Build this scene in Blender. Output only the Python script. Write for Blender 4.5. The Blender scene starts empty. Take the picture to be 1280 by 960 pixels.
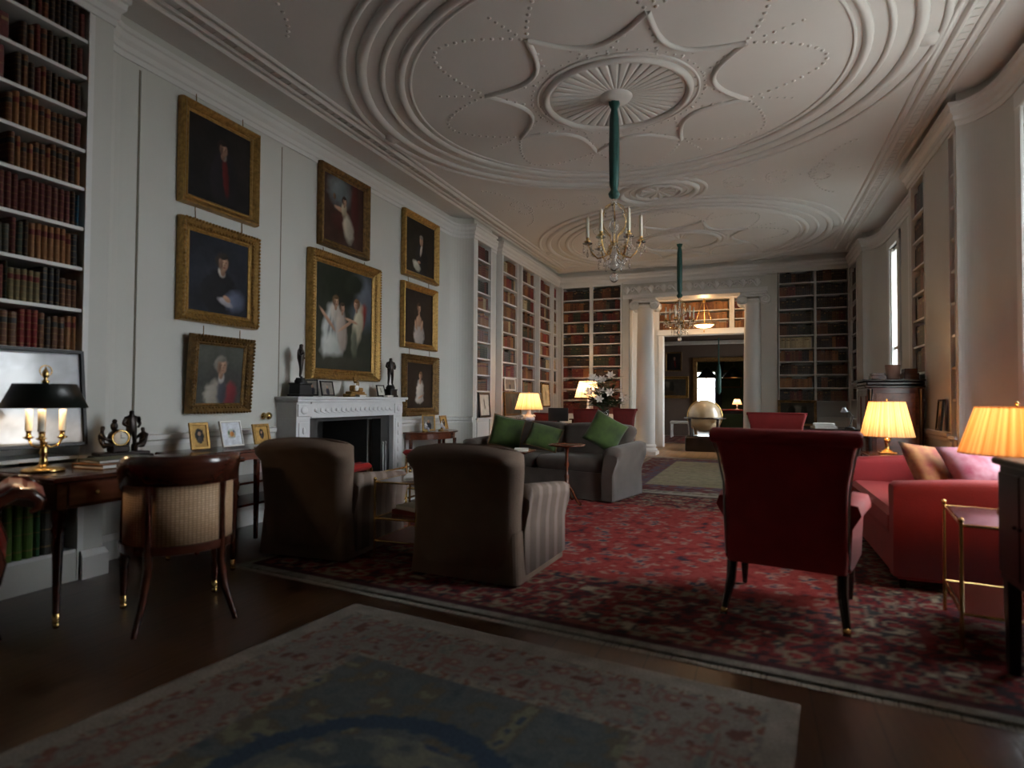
import bpy, math, random
import numpy as np
from mathutils import Vector, Matrix, Euler
random.seed(7)
RNG = np.random.default_rng(11)
S = bpy.context.scene
COL = S.collection
PI = math.pi
R = math.radians

# ------------------------------------------------------------------ mesh builder
class MB:
    def __init__(s):
        s.v = []; s.f = []; s.m = []; s.sm = []; s.c = []
    def add(s, vs, fs, mi=0, smooth=False, col=None):
        b = len(s.v)
        s.v.extend([tuple(p) for p in vs])
        for k, f in enumerate(fs):
            s.f.append(tuple(b + i for i in f)); s.m.append(mi); s.sm.append(smooth)
            if col is not None: s.c.append(col)
        return s
    def box(s, x0, y0, z0, x1, y1, z1, mi=0, bev=0.0, rz=0.0, piv=None, col=None):
        if bev > 0:
            b = min(bev, (x1-x0)/2.01, (y1-y0)/2.01, (z1-z0)/2.01)
            lo = []
            for (z, i) in ((z0, b), (z0+b, 0), (z1-b, 0), (z1, b)):
                lo.append([(x0+i+b*(0 if i else 0.0), y0+i+b*0, z)])
            loops = []
            for (z, i) in ((z0, b), (z0+b, 0), (z1-b, 0), (z1, b)):
                a = b if i == 0 else b*0.4
                X0, X1, Y0, Y1 = x0+i, x1-i, y0+i, y1-i
                loops.append([(X0+a, Y0, z), (X1-a, Y0, z), (X1, Y0+a, z), (X1, Y1-a, z), (X1-a, Y1, z), (X0+a, Y1, z), (X0, Y1-a, z), (X0, Y0+a, z)])
            tmp = MB(); tmp.loft(loops, mi=mi)
            vs, fs = tmp.v, tmp.f
        else:
            vs = [(x0,y0,z0),(x1,y0,z0),(x1,y1,z0),(x0,y1,z0),(x0,y0,z1),(x1,y0,z1),(x1,y1,z1),(x0,y1,z1)]
            fs = [(3,2,1,0),(4,5,6,7),(0,1,5,4),(1,2,6,5),(2,3,7,6),(3,0,4,7)]
        if rz:
            px, py = piv if piv else ((x0+x1)/2, (y0+y1)/2)
            c, n = math.cos(rz), math.sin(rz)
            vs = [(px+(x-px)*c-(y-py)*n, py+(x-px)*n+(y-py)*c, z) for x, y, z in vs]
        return s.add(vs, fs, mi, False, col)
    def loft(s, loops, mi=0, smooth=False, caps=True, closed=True, ring=False):
        n = len(loops[0]); vs = [p for l in loops for p in l]; fs = []
        L = len(loops)
        for a in range(L if ring else L-1):
            b = (a+1) % L
            for i in range(n if closed else n-1):
                j = (i+1) % n
                fs.append((a*n+i, a*n+j, b*n+j, b*n+i))
        s.add(vs, fs, mi, smooth)
        if caps and not ring and closed:
            s.add(loops[0], [tuple(range(n))[::-1]], mi, False)
            s.add(loops[-1], [tuple(range(n))], mi, False)
        return s
    def lathe(s, prof, c=(0,0,0), seg=24, mi=0, smooth=True, mod=None, caps=False):
        loops = []
        for r, z in prof:
            loops.append([(c[0]+max(r,1e-4)*(mod(t) if mod else 1)*math.cos(t), c[1]+max(r,1e-4)*(mod(t) if mod else 1)*math.sin(t), c[2]+z) for t in [2*PI*i/seg for i in range(seg)]])
        return s.loft(loops, mi, smooth, caps)
    def tube(s, pts, r, seg=8, mi=0, smooth=True, caps=True, flat=1.0):
        pts = [Vector(p) for p in pts]; n = len(pts)
        rs = r if isinstance(r, (list, tuple)) else [r]*n
        loops = []; ref = None
        for i, p in enumerate(pts):
            d = (pts[min(i+1, n-1)] - pts[max(i-1, 0)])
            if d.length < 1e-9: d = Vector((0,0,1))
            d.normalize()
            if ref is None:
                ref = Vector((0,0,1)) if abs(d.z) < .9 else Vector((1,0,0))
            a = d.cross(ref)
            if a.length < 1e-4: a = d.cross(Vector((0,1,0)))
            a.normalize(); b = a.cross(d).normalized(); ref = b
            loops.append([tuple(p + a*(math.cos(t)*rs[i]) + b*(math.sin(t)*rs[i]*flat)) for t in [2*PI*k/seg for k in range(seg)]])
        return s.loft(loops, mi, smooth, caps)
    def ell(s, c, r, mi=0, nu=16, nv=10, rot=None):
        loops = []
        rx, ry, rz_ = (r, r, r) if not isinstance(r, (tuple, list)) else r
        for i in range(nv+1):
            a = -PI/2 + PI*i/nv
            cr = max(math.cos(a), 1e-3)
            l = [Vector((rx*cr*math.cos(t), ry*cr*math.sin(t), rz_*math.sin(a))) for t in [2*PI*k/nu for k in range(nu)]]
            if rot: l = [rot @ p for p in l]
            loops.append([(p.x+c[0], p.y+c[1], p.z+c[2]) for p in l])
        return s.loft(loops, mi, True, True)
    def sweep(s, prof, path, closed=False, mi=0, side=1, z=0.0, smooth=False, pclosed=True):
        """prof: (d, z) points; d is offset to the left of the travel direction times side."""
        n = len(path); loops = []
        for i in range(n):
            p = Vector(path[i][:2])
            pa = Vector(path[(i-1) % n][:2]) if (closed or i > 0) else None
            pb = Vector(path[(i+1) % n][:2]) if (closed or i < n-1) else None
            d1 = (p-pa).normalized() if pa is not None else (pb-p).normalized()
            d2 = (pb-p).normalized() if pb is not None else d1
            n1 = Vector((-d1.y, d1.x)); n2 = Vector((-d2.y, d2.x))
            m = (n1+n2)
            if m.length < 1e-5: m = n1.copy()
            m.normalize(); k = 1/max(m.dot(n1), .35)
            loops.append([(p.x+m.x*d*k*side, p.y+m.y*d*k*side, z+h) for d, h in prof])
        return s.loft(loops, mi, smooth, caps=(pclosed and not closed), closed=pclosed, ring=closed)
    def xf(s, M):
        s.v = [tuple(M @ Vector(p)) for p in s.v]; return s
    def join(s, o, M=None):
        vs = [tuple(M @ Vector(p)) for p in o.v] if M is not None else o.v
        b = len(s.v); s.v.extend(vs)
        s.f.extend([tuple(b+i for i in f) for f in o.f]); s.m.extend(o.m); s.sm.extend(o.sm); s.c.extend(o.c)
        return s
    def mesh(s, name, mats):
        me = bpy.data.meshes.new(name)
        me.from_pydata(s.v, [], s.f)
        for m in (mats if isinstance(mats, (list, tuple)) else [mats]): me.materials.append(m)
        me.polygons.foreach_set('material_index', s.m)
        me.polygons.foreach_set('use_smooth', s.sm)
        if s.c and len(s.c) == len(s.f):
            at = me.color_attributes.new('Col', 'FLOAT_COLOR', 'CORNER')
            arr = np.repeat(np.array(s.c, dtype=np.float32), [len(f) for f in s.f], axis=0)
            arr = np.concatenate([arr[:, :3], np.ones((len(arr), 1), np.float32)], 1)
            at.data.foreach_set('color', arr.ravel())
        me.update(); return me
    def build(s, name, mats, parent=None, bevel=0, sub=0, weld=False, recalc=True):
        me = s.mesh(name, mats)
        if recalc or weld:
            import bmesh
            bm = bmesh.new(); bm.from_mesh(me)
            if weld: bmesh.ops.remove_doubles(bm, verts=bm.verts, dist=1e-5)
            bmesh.ops.recalc_face_normals(bm, faces=bm.faces)
            bm.to_mesh(me); bm.free()
        o = bpy.data.objects.new(name, me); COL.objects.link(o)
        if parent: o.parent = parent
        if bevel:
            b = o.modifiers.new('bev', 'BEVEL'); b.width = bevel; b.segments = 2; b.limit_method = 'ANGLE'
        if sub:
            m = o.modifiers.new('sub', 'SUBSURF'); m.levels = sub; m.render_levels = sub
        return o

def rrect(w, d, r, z, cx=0, cy=0, k=4, axis='z'):
    pts = []
    r = min(r, w/2-1e-4, d/2-1e-4)
    for (sx, sy, a0) in ((1, 1, 0), (-1, 1, 90), (-1, -1, 180), (1, -1, 270)):
        for i in range(k+1):
            a = R(a0 + 90*i/k)
            pts.append((cx+sx*(w/2-r)+r*math.cos(a), cy+sy*(d/2-r)+r*math.sin(a)))
    if axis == 'z': return [(x, y, z) for x, y in pts]
    if axis == 'y': return [(x, z, y) for x, y in pts]     # x,z plane at y=z arg
    return [(z, x, y) for x, y in pts]

def tag(o, label=None, cat=None, group=None, kind=None):
    if label: o['label'] = label
    if cat: o['category'] = cat
    if group: o['group'] = group
    if kind: o['kind'] = kind
    return o
def T(name, label, cat, loc=(0,0,0), rz=0, group=None, kind=None):
    o = bpy.data.objects.new(name, None); COL.objects.link(o)
    o.empty_display_size = .1
    o.location = loc; o.rotation_euler = (0, 0, rz)
    return tag(o, label, cat, group, kind)
def struct(o): o['kind'] = 'structure'; return o
def children(o): return [c for c in bpy.data.objects if c.parent == o]
def copy_tree(o, parent=None):
    c = o.copy(); COL.objects.link(c)
    if parent: c.parent = parent
    for ch in children(o): copy_tree(ch, c)
    return c
def pillow(w, h, t, n=14):
    m = MB()
    for sgn in (1, -1):
        loops = []
        for i in range(n+1):
            u = -1+2*i/n; l = []
            for j in range(n+1):
                v = -1+2*j/n
                th = t/2*(max(0, 1-abs(u)**2.6)**.55)*(max(0, 1-abs(v)**2.6)**.55)
                x = w/2*u*(1-.07*(1-v*v)); z = h/2*v*(1-.07*(1-u*u))
                l.append((x, sgn*th, z))
            loops.append(l)
        m.loft(loops, 0, True, caps=False, closed=False)
    return m

# ------------------------------------------------------------------ materials
def _n(nt, t, **kw):
    n = nt.nodes.new(t)
    for k, v in kw.items(): setattr(n, k, v)
    return n
def mat(name, col=(.5,.5,.5), rough=.5, metal=0, spec=.5, noise=0, nscale=8, bump=0, bscale=60, coat=0, sheen=0, stretch=(1,1,1), coords='Object', col2=None, vcol=False, trans=0):
    m = bpy.data.materials.new(name); m.use_nodes = True
    nt = m.node_tree; b = nt.nodes['Principled BSDF']
    b.inputs['Base Color'].default_value = (*col, 1); b.inputs['Roughness'].default_value = rough
    b.inputs['Metallic'].default_value = metal; b.inputs['Specular IOR Level'].default_value = spec
    b.inputs['Coat Weight'].default_value = coat; b.inputs['Sheen Weight'].default_value = sheen
    b.inputs['Coat Roughness'].default_value = .08
    b.inputs['Transmission Weight'].default_value = trans
    tc = _n(nt, 'ShaderNodeTexCoord'); mp = _n(nt, 'ShaderNodeMapping'); mp.inputs['Scale'].default_value = stretch
    nt.links.new(tc.outputs[coords], mp.inputs[0])
    base = None
    if vcol:
        a = _n(nt, 'ShaderNodeVertexColor', layer_name='Col'); base = a.outputs[0]
        nt.links.new(base, b.inputs['Base Color'])
    if noise or col2:
        nz = _n(nt, 'ShaderNodeTexNoise'); nz.inputs['Scale'].default_value = nscale; nz.inputs['Detail'].default_value = 5
        nt.links.new(mp.outputs[0], nz.inputs['Vector'])
        mx = _n(nt, 'ShaderNodeMix', data_type='RGBA')
        rp = _n(nt, 'ShaderNodeMapRange'); rp.inputs[1].default_value = .3; rp.inputs[2].default_value = .7
        nt.links.new(nz.outputs[0], rp.inputs[0]); nt.links.new(rp.outputs[0], mx.inputs[0])
        k = 1-noise
        if base is not None:
            ml = _n(nt, 'ShaderNodeMix', data_type='RGBA', blend_type='MULTIPLY'); ml.inputs[0].default_value = 1
            mx.inputs[6].default_value = (k, k, k, 1); mx.inputs[7].default_value = (1,1,1,1)
            nt.links.new(base, ml.inputs[6]); nt.links.new(mx.outputs[2], ml.inputs[7]); nt.links.new(ml.outputs[2], b.inputs['Base Color'])
        else:
            c2 = col2 if col2 else tuple(c*k for c in col)
            mx.inputs[6].default_value = (*col, 1); mx.inputs[7].default_value = (*c2, 1)
            nt.links.new(mx.outputs[2], b.inputs['Base Color'])
    if bump:
        n2 = _n(nt, 'ShaderNodeTexNoise'); n2.inputs['Scale'].default_value = bscale; n2.inputs['Detail'].default_value = 3
        nt.links.new(mp.outputs[0], n2.inputs['Vector'])
        bp = _n(nt, 'ShaderNodeBump'); bp.inputs['Strength'].default_value = bump; bp.inputs['Distance'].default_value = .01
        nt.links.new(n2.outputs[0], bp.inputs['Height']); nt.links.new(bp.outputs[0], b.inputs['Normal'])
    return m
def emit(name, col, st):
    m = bpy.data.materials.new(name); m.use_nodes = True; b = m.node_tree.nodes['Principled BSDF']
    b.inputs['Base Color'].default_value = (*col, 1)
    b.inputs['Emission Color'].default_value = (*col, 1); b.inputs['Emission Strength'].default_value = st
    return m
def shade_mat(name, col, tr=.6):
    m = bpy.data.materials.new(name); m.use_nodes = True; nt = m.node_tree
    nt.nodes.remove(nt.nodes['Principled BSDF']); out = nt.nodes['Material Output']
    d = _n(nt, 'ShaderNodeBsdfDiffuse'); t = _n(nt, 'ShaderNodeBsdfTranslucent'); mx = _n(nt, 'ShaderNodeMixShader')
    mx.inputs[0].default_value = tr
    tc = _n(nt, 'ShaderNodeTexCoord'); sp = _n(nt, 'ShaderNodeSeparateXYZ'); nt.links.new(tc.outputs['Object'], sp.inputs[0])
    at = _n(nt, 'ShaderNodeMath', operation='ARCTAN2'); nt.links.new(sp.outputs[1], at.inputs[0]); nt.links.new(sp.outputs[0], at.inputs[1])
    nz = _n(nt, 'ShaderNodeTexNoise', noise_dimensions='1D'); nz.inputs['Scale'].default_value = 11; nz.inputs['Detail'].default_value = 4; nt.links.new(at.outputs[0], nz.inputs['W'])
    rp = _n(nt, 'ShaderNodeMapRange'); rp.inputs[1].default_value = .35; rp.inputs[2].default_value = .65; nt.links.new(nz.outputs[0], rp.inputs[0])
    cm = _n(nt, 'ShaderNodeMix', data_type='RGBA'); cm.inputs[6].default_value = (col[0]*.72, col[1]*.52, col[2]*.38, 1); cm.inputs[7].default_value = (*col, 1)
    nt.links.new(rp.outputs[0], cm.inputs[0]); nt.links.new(cm.outputs[2], d.inputs[0]); nt.links.new(cm.outputs[2], t.inputs[0])
    nt.links.new(d.outputs[0], mx.inputs[1]); nt.links.new(t.outputs[0], mx.inputs[2]); nt.links.new(mx.outputs[0], out.inputs[0])
    return m
def pane_mat(name, refl=.08):
    m = bpy.data.materials.new(name); m.use_nodes = True; nt = m.node_tree
    nt.nodes.remove(nt.nodes['Principled BSDF']); out = nt.nodes['Material Output']
    t = _n(nt, 'ShaderNodeBsdfTransparent'); g = _n(nt, 'ShaderNodeBsdfGlossy'); mx = _n(nt, 'ShaderNodeMixShader')
    g.inputs['Roughness'].default_value = .02
    mx.inputs[0].default_value = refl
    nt.links.new(t.outputs[0], mx.inputs[1]); nt.links.new(g.outputs[0], mx.inputs[2]); nt.links.new(mx.outputs[0], out.inputs[0])
    return m

def floor_mat(name, c1, c2, rough=.28, w=.22):
    m = bpy.data.materials.new(name); m.use_nodes = True; nt = m.node_tree; b = nt.nodes['Principled BSDF']
    tc = _n(nt, 'ShaderNodeTexCoord'); mp = _n(nt, 'ShaderNodeMapping'); mp.inputs['Rotation'].default_value = (0, 0, PI/2)
    nt.links.new(tc.outputs['Object'], mp.inputs[0])
    br = _n(nt, 'ShaderNodeTexBrick'); br.offset = .37
    br.inputs['Scale'].default_value = 1; br.inputs['Brick Width'].default_value = 3.1; br.inputs['Row Height'].default_value = w
    br.inputs['Mortar Size'].default_value = .004; br.inputs['Color1'].default_value = (*c1, 1); br.inputs['Color2'].default_value = (*c2, 1)
    br.inputs['Mortar'].default_value = (c1[0]*.25, c1[1]*.25, c1[2]*.25, 1)
    nt.links.new(mp.outputs[0], br.inputs[0])
    nz = _n(nt, 'ShaderNodeTexNoise'); nz.inputs['Scale'].default_value = 5; nz.inputs['Detail'].default_value = 6
    mp2 = _n(nt, 'ShaderNodeMapping'); mp2.inputs['Scale'].default_value = (9, 1, 1); nt.links.new(tc.outputs['Object'], mp2.inputs[0]); nt.links.new(mp2.outputs[0], nz.inputs[0])
    rp = _n(nt, 'ShaderNodeMapRange'); rp.inputs[3].default_value = .55; rp.inputs[4].default_value = 1.35; nt.links.new(nz.outputs[0], rp.inputs[0])
    ml = _n(nt, 'ShaderNodeMix', data_type='RGBA', blend_type='MULTIPLY'); ml.inputs[0].default_value = 1
    nt.links.new(br.outputs[0], ml.inputs[6]); nt.links.new(rp.outputs[0], ml.inputs[7]); nt.links.new(ml.outputs[2], b.inputs['Base Color'])
    b.inputs['Roughness'].default_value = rough
    bp = _n(nt, 'ShaderNodeBump'); bp.inputs['Strength'].default_value = .15; bp.inputs['Distance'].default_value = .01
    nt.links.new(nz.outputs[0], bp.inputs['Height']); nt.links.new(bp.outputs[0], b.inputs['Normal'])
    return m

M = {}
M['wall'] = mat('wall_paint', (.56, .56, .52), .6, noise=.05, nscale=1.5)
M['ceiling'] = mat('ceiling_paint', (.66, .645, .62), .7, noise=.05, nscale=1.2)
M['trim'] = mat('white_trim_paint', (.66, .66, .64), .45)
M['stone'] = mat('white_marble', (.68, .69, .70), .35, noise=.12, nscale=6)
M['slate'] = mat('dark_slate', (.036, .036, .035), .5, noise=.3, nscale=10)
M['soot'] = mat('sooty_iron', (.012, .012, .013), .7, noise=.4, nscale=9)
M['floor'] = floor_mat('dark_oak_boards', (.045, .02, .010), (.07, .032, .016))
M['floor_glare'] = floor_mat('oak_boards_painted_glare', (.30, .17, .075), (.38, .22, .10), .3, .14)  # same oak boards, window glare painted in as a lighter golden colour
M['mahog'] = mat('mahogany', (.085, .022, .012), .22, noise=.45, nscale=4, stretch=(1,8,8), coat=.4)
M['mahog_lt'] = mat('mahogany_light', (.16, .045, .022), .25, noise=.4, nscale=4, stretch=(8,1,8), coat=.3)
M['dark'] = mat('dark_wood', (.022, .011, .008), .25, noise=.4, nscale=5, coat=.3)
M['black'] = mat('black_lacquer', (.006, .006, .007), .4, spec=.3)
M['blackmatt'] = mat('black_plastic', (.012, .012, .013), .5)
M['bronze'] = mat('dark_bronze', (.03, .024, .022), .32, metal=.7, noise=.3)
M['gilt'] = mat('gilt', (.48, .29, .09), .42, metal=.75, noise=.5, nscale=30, bump=.5, bscale=90)
M['giltdark'] = mat('dull_gilt', (.26, .15, .05), .5, metal=.6, noise=.6, nscale=25, bump=.6, bscale=80)
M['brass'] = mat('brass', (.70, .47, .18), .22, metal=1)
M['glass'] = mat('crystal', (.95, .97, 1), .03, spec=.8, trans=.92)
M['vglass'] = mat('vase_glass', (.85, .92, .9), .05, trans=.9)
M['candle'] = mat('wax_candle', (.80, .76, .62), .5)
M['green_silk'] = mat('green_silk', (.004, .085, .072), .45, noise=.3, nscale=20, sheen=.3)
M['green_velvet'] = mat('green_velvet', (.045, .088, .008), .8, noise=.6, nscale=9, sheen=.15)
M['sofa_grey'] = mat('grey_sofa_cloth', (.115, .092, .075), .9, noise=.3, nscale=5, bump=.3, bscale=150, sheen=.2)
M['red_cloth'] = mat('red_sofa_cloth', (.30, .014, .016), .75, noise=.22, nscale=6, bump=.2, bscale=120, sheen=.04)
M['red_damask'] = mat('deep_red_damask', (.16, .008, .010), .7, noise=.35, nscale=12, sheen=.03)
M['red_leather'] = mat('red_leather', (.22, .016, .012), .35, noise=.35, nscale=8, bump=.2, bscale=90)
M['red_hide'] = mat('bright_red_hide', (.30, .012, .014), .3, noise=.2)
M['pewter'] = mat('steel', (.35, .35, .36), .3, metal=1)
M['paper'] = mat('paper', (.72, .72, .68), .7, noise=.08, nscale=40)
M['black_shade'] = mat('black_tole', (.006, .010, .008), .35)
M['white_in'] = mat('gilt_inside', (.6, .5, .3), .5)
M['porcelain'] = mat('white_porcelain', (.75, .75, .76), .15, noise=.25, nscale=14, col2=(.35, .4, .55), coat=.5)
M['leaf'] = mat('leaf', (.025, .06, .015), .5, noise=.4, nscale=20)
M['petal'] = mat('lily_petal', (.80, .72, .66), .6, noise=.3, nscale=30)
M['vcol'] = mat('painted_canvas', rough=.5, vcol=True, spec=.12)
M['rug'] = mat('woven_rug', rough=.95, vcol=True, noise=.35, nscale=90, bump=.3, bscale=200, spec=.1)
M['bookv'] = mat('book_leather', rough=.5, vcol=True, noise=.3, nscale=40)
M['pane'] = pane_mat('window_glass', .05)
M['brownwall'] = mat('brown_fabric_wall', (.11, .075, .055), .8, noise=.1)
M['greenwall'] = mat('green_wall', (.07, .13, .10), .8, noise=.15)
M['navy'] = mat('navy_curtain', (.012, .016, .035), .8)
M['shade_cream'] = shade_mat('cream_pleated_shade', (.85, .66, .42), .6)
M['shade_amber'] = shade_mat('amber_pleated_shade', (.95, .60, .24), .6)
M['shade_white'] = shade_mat('white_shade', (.95, .86, .68), .5)
M['frost'] = emit('frosted_bowl', (1, .62, .28), 6)
M['bulbglow'] = emit('lit_candle_bulb', (1, .55, .2), 10)
M['floral'] = mat('rose_floral_cloth', (.36, .05, .10), .8, noise=.5, nscale=9, col2=(.62, .36, .42))
M['floral2'] = mat('gold_floral_cloth', (.28, .03, .03), .8, noise=.5, nscale=10, col2=(.58, .30, .10))
M['fringe'] = mat('rug_fringe', (.30, .28, .24), .9)
M['cover'] = mat('plain_brown_cover', (.16, .105, .074), .9, noise=.3, nscale=4, bump=.25, bscale=140)
M['gap'] = mat('door_gap_shadow', (.16, .14, .10), .8)
M['ground'] = mat('pale_bounce_ground', (.42, .41, .38), .9, noise=.3, nscale=2)  # unseen ground, made pale to bounce daylight up to the ceiling
# armchair loose cover: soft faded stripes
def stripe_mat():
    m = mat('faded_striped_cover', (.16, .115, .088), .9, noise=.25, nscale=5, bump=.25, bscale=140)
    nt = m.node_tree; b = nt.nodes['Principled BSDF']
    src = b.inputs['Base Color'].links[0].from_socket
    tc = _n(nt, 'ShaderNodeTexCoord'); sp = _n(nt, 'ShaderNodeSeparateXYZ'); nt.links.new(tc.outputs['Object'], sp.inputs[0])
    ad = _n(nt, 'ShaderNodeMath', operation='ADD'); nt.links.new(sp.outputs[0], ad.inputs[0]); nt.links.new(sp.outputs[1], ad.inputs[1])
    mu = _n(nt, 'ShaderNodeMath', operation='MULTIPLY'); mu.inputs[1].default_value = 38; nt.links.new(ad.outputs[0], mu.inputs[0])
    si = _n(nt, 'ShaderNodeMath', operation='SINE'); nt.links.new(mu.outputs[0], si.inputs[0])
    rp = _n(nt, 'ShaderNodeMapRange'); rp.inputs[1].default_value = .1; rp.inputs[2].default_value = .7; nt.links.new(si.outputs[0], rp.inputs[0])
    mx = _n(nt, 'ShaderNodeMix', data_type='RGBA'); nt.links.new(rp.outputs[0], mx.inputs[0]); nt.links.new(src, mx.inputs[6])
    mx.inputs[7].default_value = (.225, .17, .145, 1); nt.links.new(mx.outputs[2], b.inputs['Base Color'])
    return m
M['stripe'] = stripe_mat()
def cane_mat():
    m = mat('woven_cane', (.55, .34, .17), .6); nt = m.node_tree; b = nt.nodes['Principled BSDF']
    tc = _n(nt, 'ShaderNodeTexCoord'); w1 = _n(nt, 'ShaderNodeTexBrick')
    mp = _n(nt, 'ShaderNodeMapping'); nt.links.new(tc.outputs['UV'], mp.inputs[0]); nt.links.new(mp.outputs[0], w1.inputs[0])
    w1.offset = 0; w1.inputs['Scale'].default_value = 1; w1.inputs['Brick Width'].default_value = .02; w1.inputs['Row Height'].default_value = .012
    w1.inputs['Mortar Size'].default_value = .0022
    w1.inputs['Color1'].default_value = (.74, .52, .33, 1); w1.inputs['Color2'].default_value = (.62, .42, .25, 1); w1.inputs['Mortar'].default_value = (.36, .21, .11, 1)
    nt.links.new(w1.outputs[0], b.inputs['Base Color'])
    return m
M['cane'] = cane_mat()

# numpy helpers for painted / woven surfaces
def vnoise(x, y, seed=0):
    xi = np.floor(x).astype(int); yi = np.floor(y).astype(int); xf = x-xi; yf = y-yi
    def h(a, b):
        n = (a*374761393 + b*668265263 + seed*1442695) & 0x7fffffff
        n = ((n ^ (n >> 13))*1274126177) & 0x7fffffff
        return ((n ^ (n >> 16)) & 0xffff)/65535.
    u = xf*xf*(3-2*xf); v = yf*yf*(3-2*yf)
    return (h(xi, yi)*(1-u)+h(xi+1, yi)*u)*(1-v)+(h(xi, yi+1)*(1-u)+h(xi+1, yi+1)*u)*v
def grid_obj(name, w, h, nu, nv, colfn, material, parent=None, vertical=False, thick=.012):
    """flat sheet with a real edge; colour per vertex from colfn(U,V) in metres from the centre"""
    us = np.linspace(-w/2, w/2, nu+1); vs = np.linspace(-h/2, h/2, nv+1)
    U, V = np.meshgrid(us, vs, indexing='ij'); c = colfn(U, V).reshape(-1, 3)
    n = (nu+1)*(nv+1)
    if vertical: top = np.stack([U, np.zeros_like(U), V], -1).reshape(-1, 3)
    else: top = np.stack([U, V, np.full_like(U, thick)], -1).reshape(-1, 3)
    idx = np.arange(n).reshape(nu+1, nv+1)
    q = np.stack([idx[:-1, :-1], idx[1:, :-1], idx[1:, 1:], idx[:-1, 1:]], -1).reshape(-1, 4)
    ring = list(idx[:, 0]) + list(idx[-1, 1:]) + list(idx[-2::-1, -1]) + list(idx[0, -2:0:-1])
    low = top[ring].copy()
    if vertical: low[:, 1] += thick
    else: low[:, 2] = 0
    k = len(ring); verts = np.concatenate([top, low]); col = np.concatenate([c, c[ring]])
    side = [(ring[(i+1) % k], ring[i], n+i, n+(i+1) % k) for i in range(k)]
    me = bpy.data.meshes.new(name)
    me.vertices.add(len(verts)); me.vertices.foreach_set('co', verts.astype(np.float32).ravel())
    fl = np.concatenate([q.ravel(), np.array(side).ravel()]); nf = len(q)+k
    me.loops.add(len(fl)); me.loops.foreach_set('vertex_index', fl.astype(np.int32))
    me.polygons.add(nf); me.polygons.foreach_set('loop_start', np.arange(0, nf*4, 4, dtype=np.int32))
    me.update(calc_edges=True)
    at = me.color_attributes.new('Col', 'FLOAT_COLOR', 'POINT')
    at.data.foreach_set('color', np.concatenate([col, np.ones((len(col), 1))], 1).astype(np.float32).ravel())
    me.materials.append(material); me.validate()
    o = bpy.data.objects.new(name, me); COL.objects.link(o)
    if parent: o.parent = parent
    return o
CX = -1.15; XR = 1.75; XL = -4.0; XP = -4.3; YE = 12.7; HC = 4.0; YB = -3.0
def arcpts(cx, cy, rx, ry, a0, a1, n=8):
    return [(cx+rx*math.cos(R(a0+(a1-a0)*i/n)), cy+ry*math.sin(R(a0+(a1-a0)*i/n))) for i in range(n+1)]
def prism(m, poly, z0, z1, mi=0):
    m.loft([[(x, y, z0) for x, y in poly], [(x, y, z1) for x, y in poly]], mi)
bay = lambda y0, y1: [(XR, y0)] + [(XR+.25*math.sin(R(a)), y0+.5-.5*math.cos(R(a))) for a in range(5, 91, 5)] + \
                     [(XR+.25*math.cos(R(a)), y1-.5+.5*math.sin(R(a))) for a in range(0, 86, 5)] + [(XR, y1)]
right_path = [(XR, YB)] + bay(3.35, 6.45) + bay(8.2, 11.3) + [(XR, YE)]
left_path = [(XL, YE), (XL, 9.38), (XL-.1, 9.38), (XL-.1, 8.97), (XL, 8.97)] + [(XL-.3*math.cos(R(a)), 8.0+.28*math.sin(R(a))) for a in range(90, -1, -15)] + \
            [(XL-.3*math.sin(R(a)), 2.90-.26*math.cos(R(a))) for a in range(90, -1, -15)] + [(XL, YB)]
# floor
f = MB(); f.box(-5.2, YB-.2, -.12, 2.4, 12.45, 0); struct(f.build('floor', M['floor']))
f = MB(); f.box(-4.6, 12.45, -.12, 2.4, 15.1, 0); f.box(-7, 15.1, -.12, 5, 26, 0); struct(f.build('floor_beyond', M['floor_glare']))

# left wall: backing, portrait wall with its two curved ends, piers and frieze over the bookcases
w = MB()
FY0, FY1, FZ = 4.85, 5.99, .95
w.box(-4.62, YB, 0, -4.36, FY0, 4.0); w.box(-4.62, FY1, 0, -4.36, 13.1, 4.0); w.box(-4.62, FY0, FZ, -4.36, FY1, 4.0)
near = [(XL, 2.52)] + [(XL-.3*math.sin(R(a)), 2.90-.26*math.cos(R(a))) for a in range(0, 91, 9)] + [(XP, FY0), (-4.36, FY0), (-4.36, 2.52)]
far = [(-4.36, FY1), (XP, FY1)] + [(XL-.3*math.cos(R(a)), 8.0+.28*math.sin(R(a))) for a in range(0, 91, 9)] + [(XL, 8.38), (-4.36, 8.38)]
prism(w, near, 0, 4.0); prism(w, far, 0, 4.0); w.box(-4.36, FY0, FZ, XP, FY1, 4.0)
w.box(-4.36, YB, 0, XL, .9, 4.0)
w.box(-4.36, .9, 3.78, XL, 2.52, 4.0); w.box(-4.36, .9, 0, XL, 2.52, .18)
w.box(-4.36, 8.97, 0, XL-.1, 9.38, 4.0)
w.box(-4.36, 8.38, 3.74, XL, 8.97, 4.0); w.box(-4.36, 9.38, 3.74, XL, 13.0, 4.0)
struct(w.build('wall_left', M['wall']))
fb = MB()   # firebox
fb.box(-5.02, FY0-.1, 0, -4.97, FY1+.1, FZ+.35); fb.box(-4.98, FY0-.05, 0, -4.31, FY0+.012, FZ+.3); fb.box(-4.98, FY1-.012, 0, -4.31, FY1+.05, FZ+.3); fb.box(-4.98, FY0, FZ-.01, -4.31, FY1, FZ+.05)
struct(fb.build('wall_firebox', M['slate']))
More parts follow.
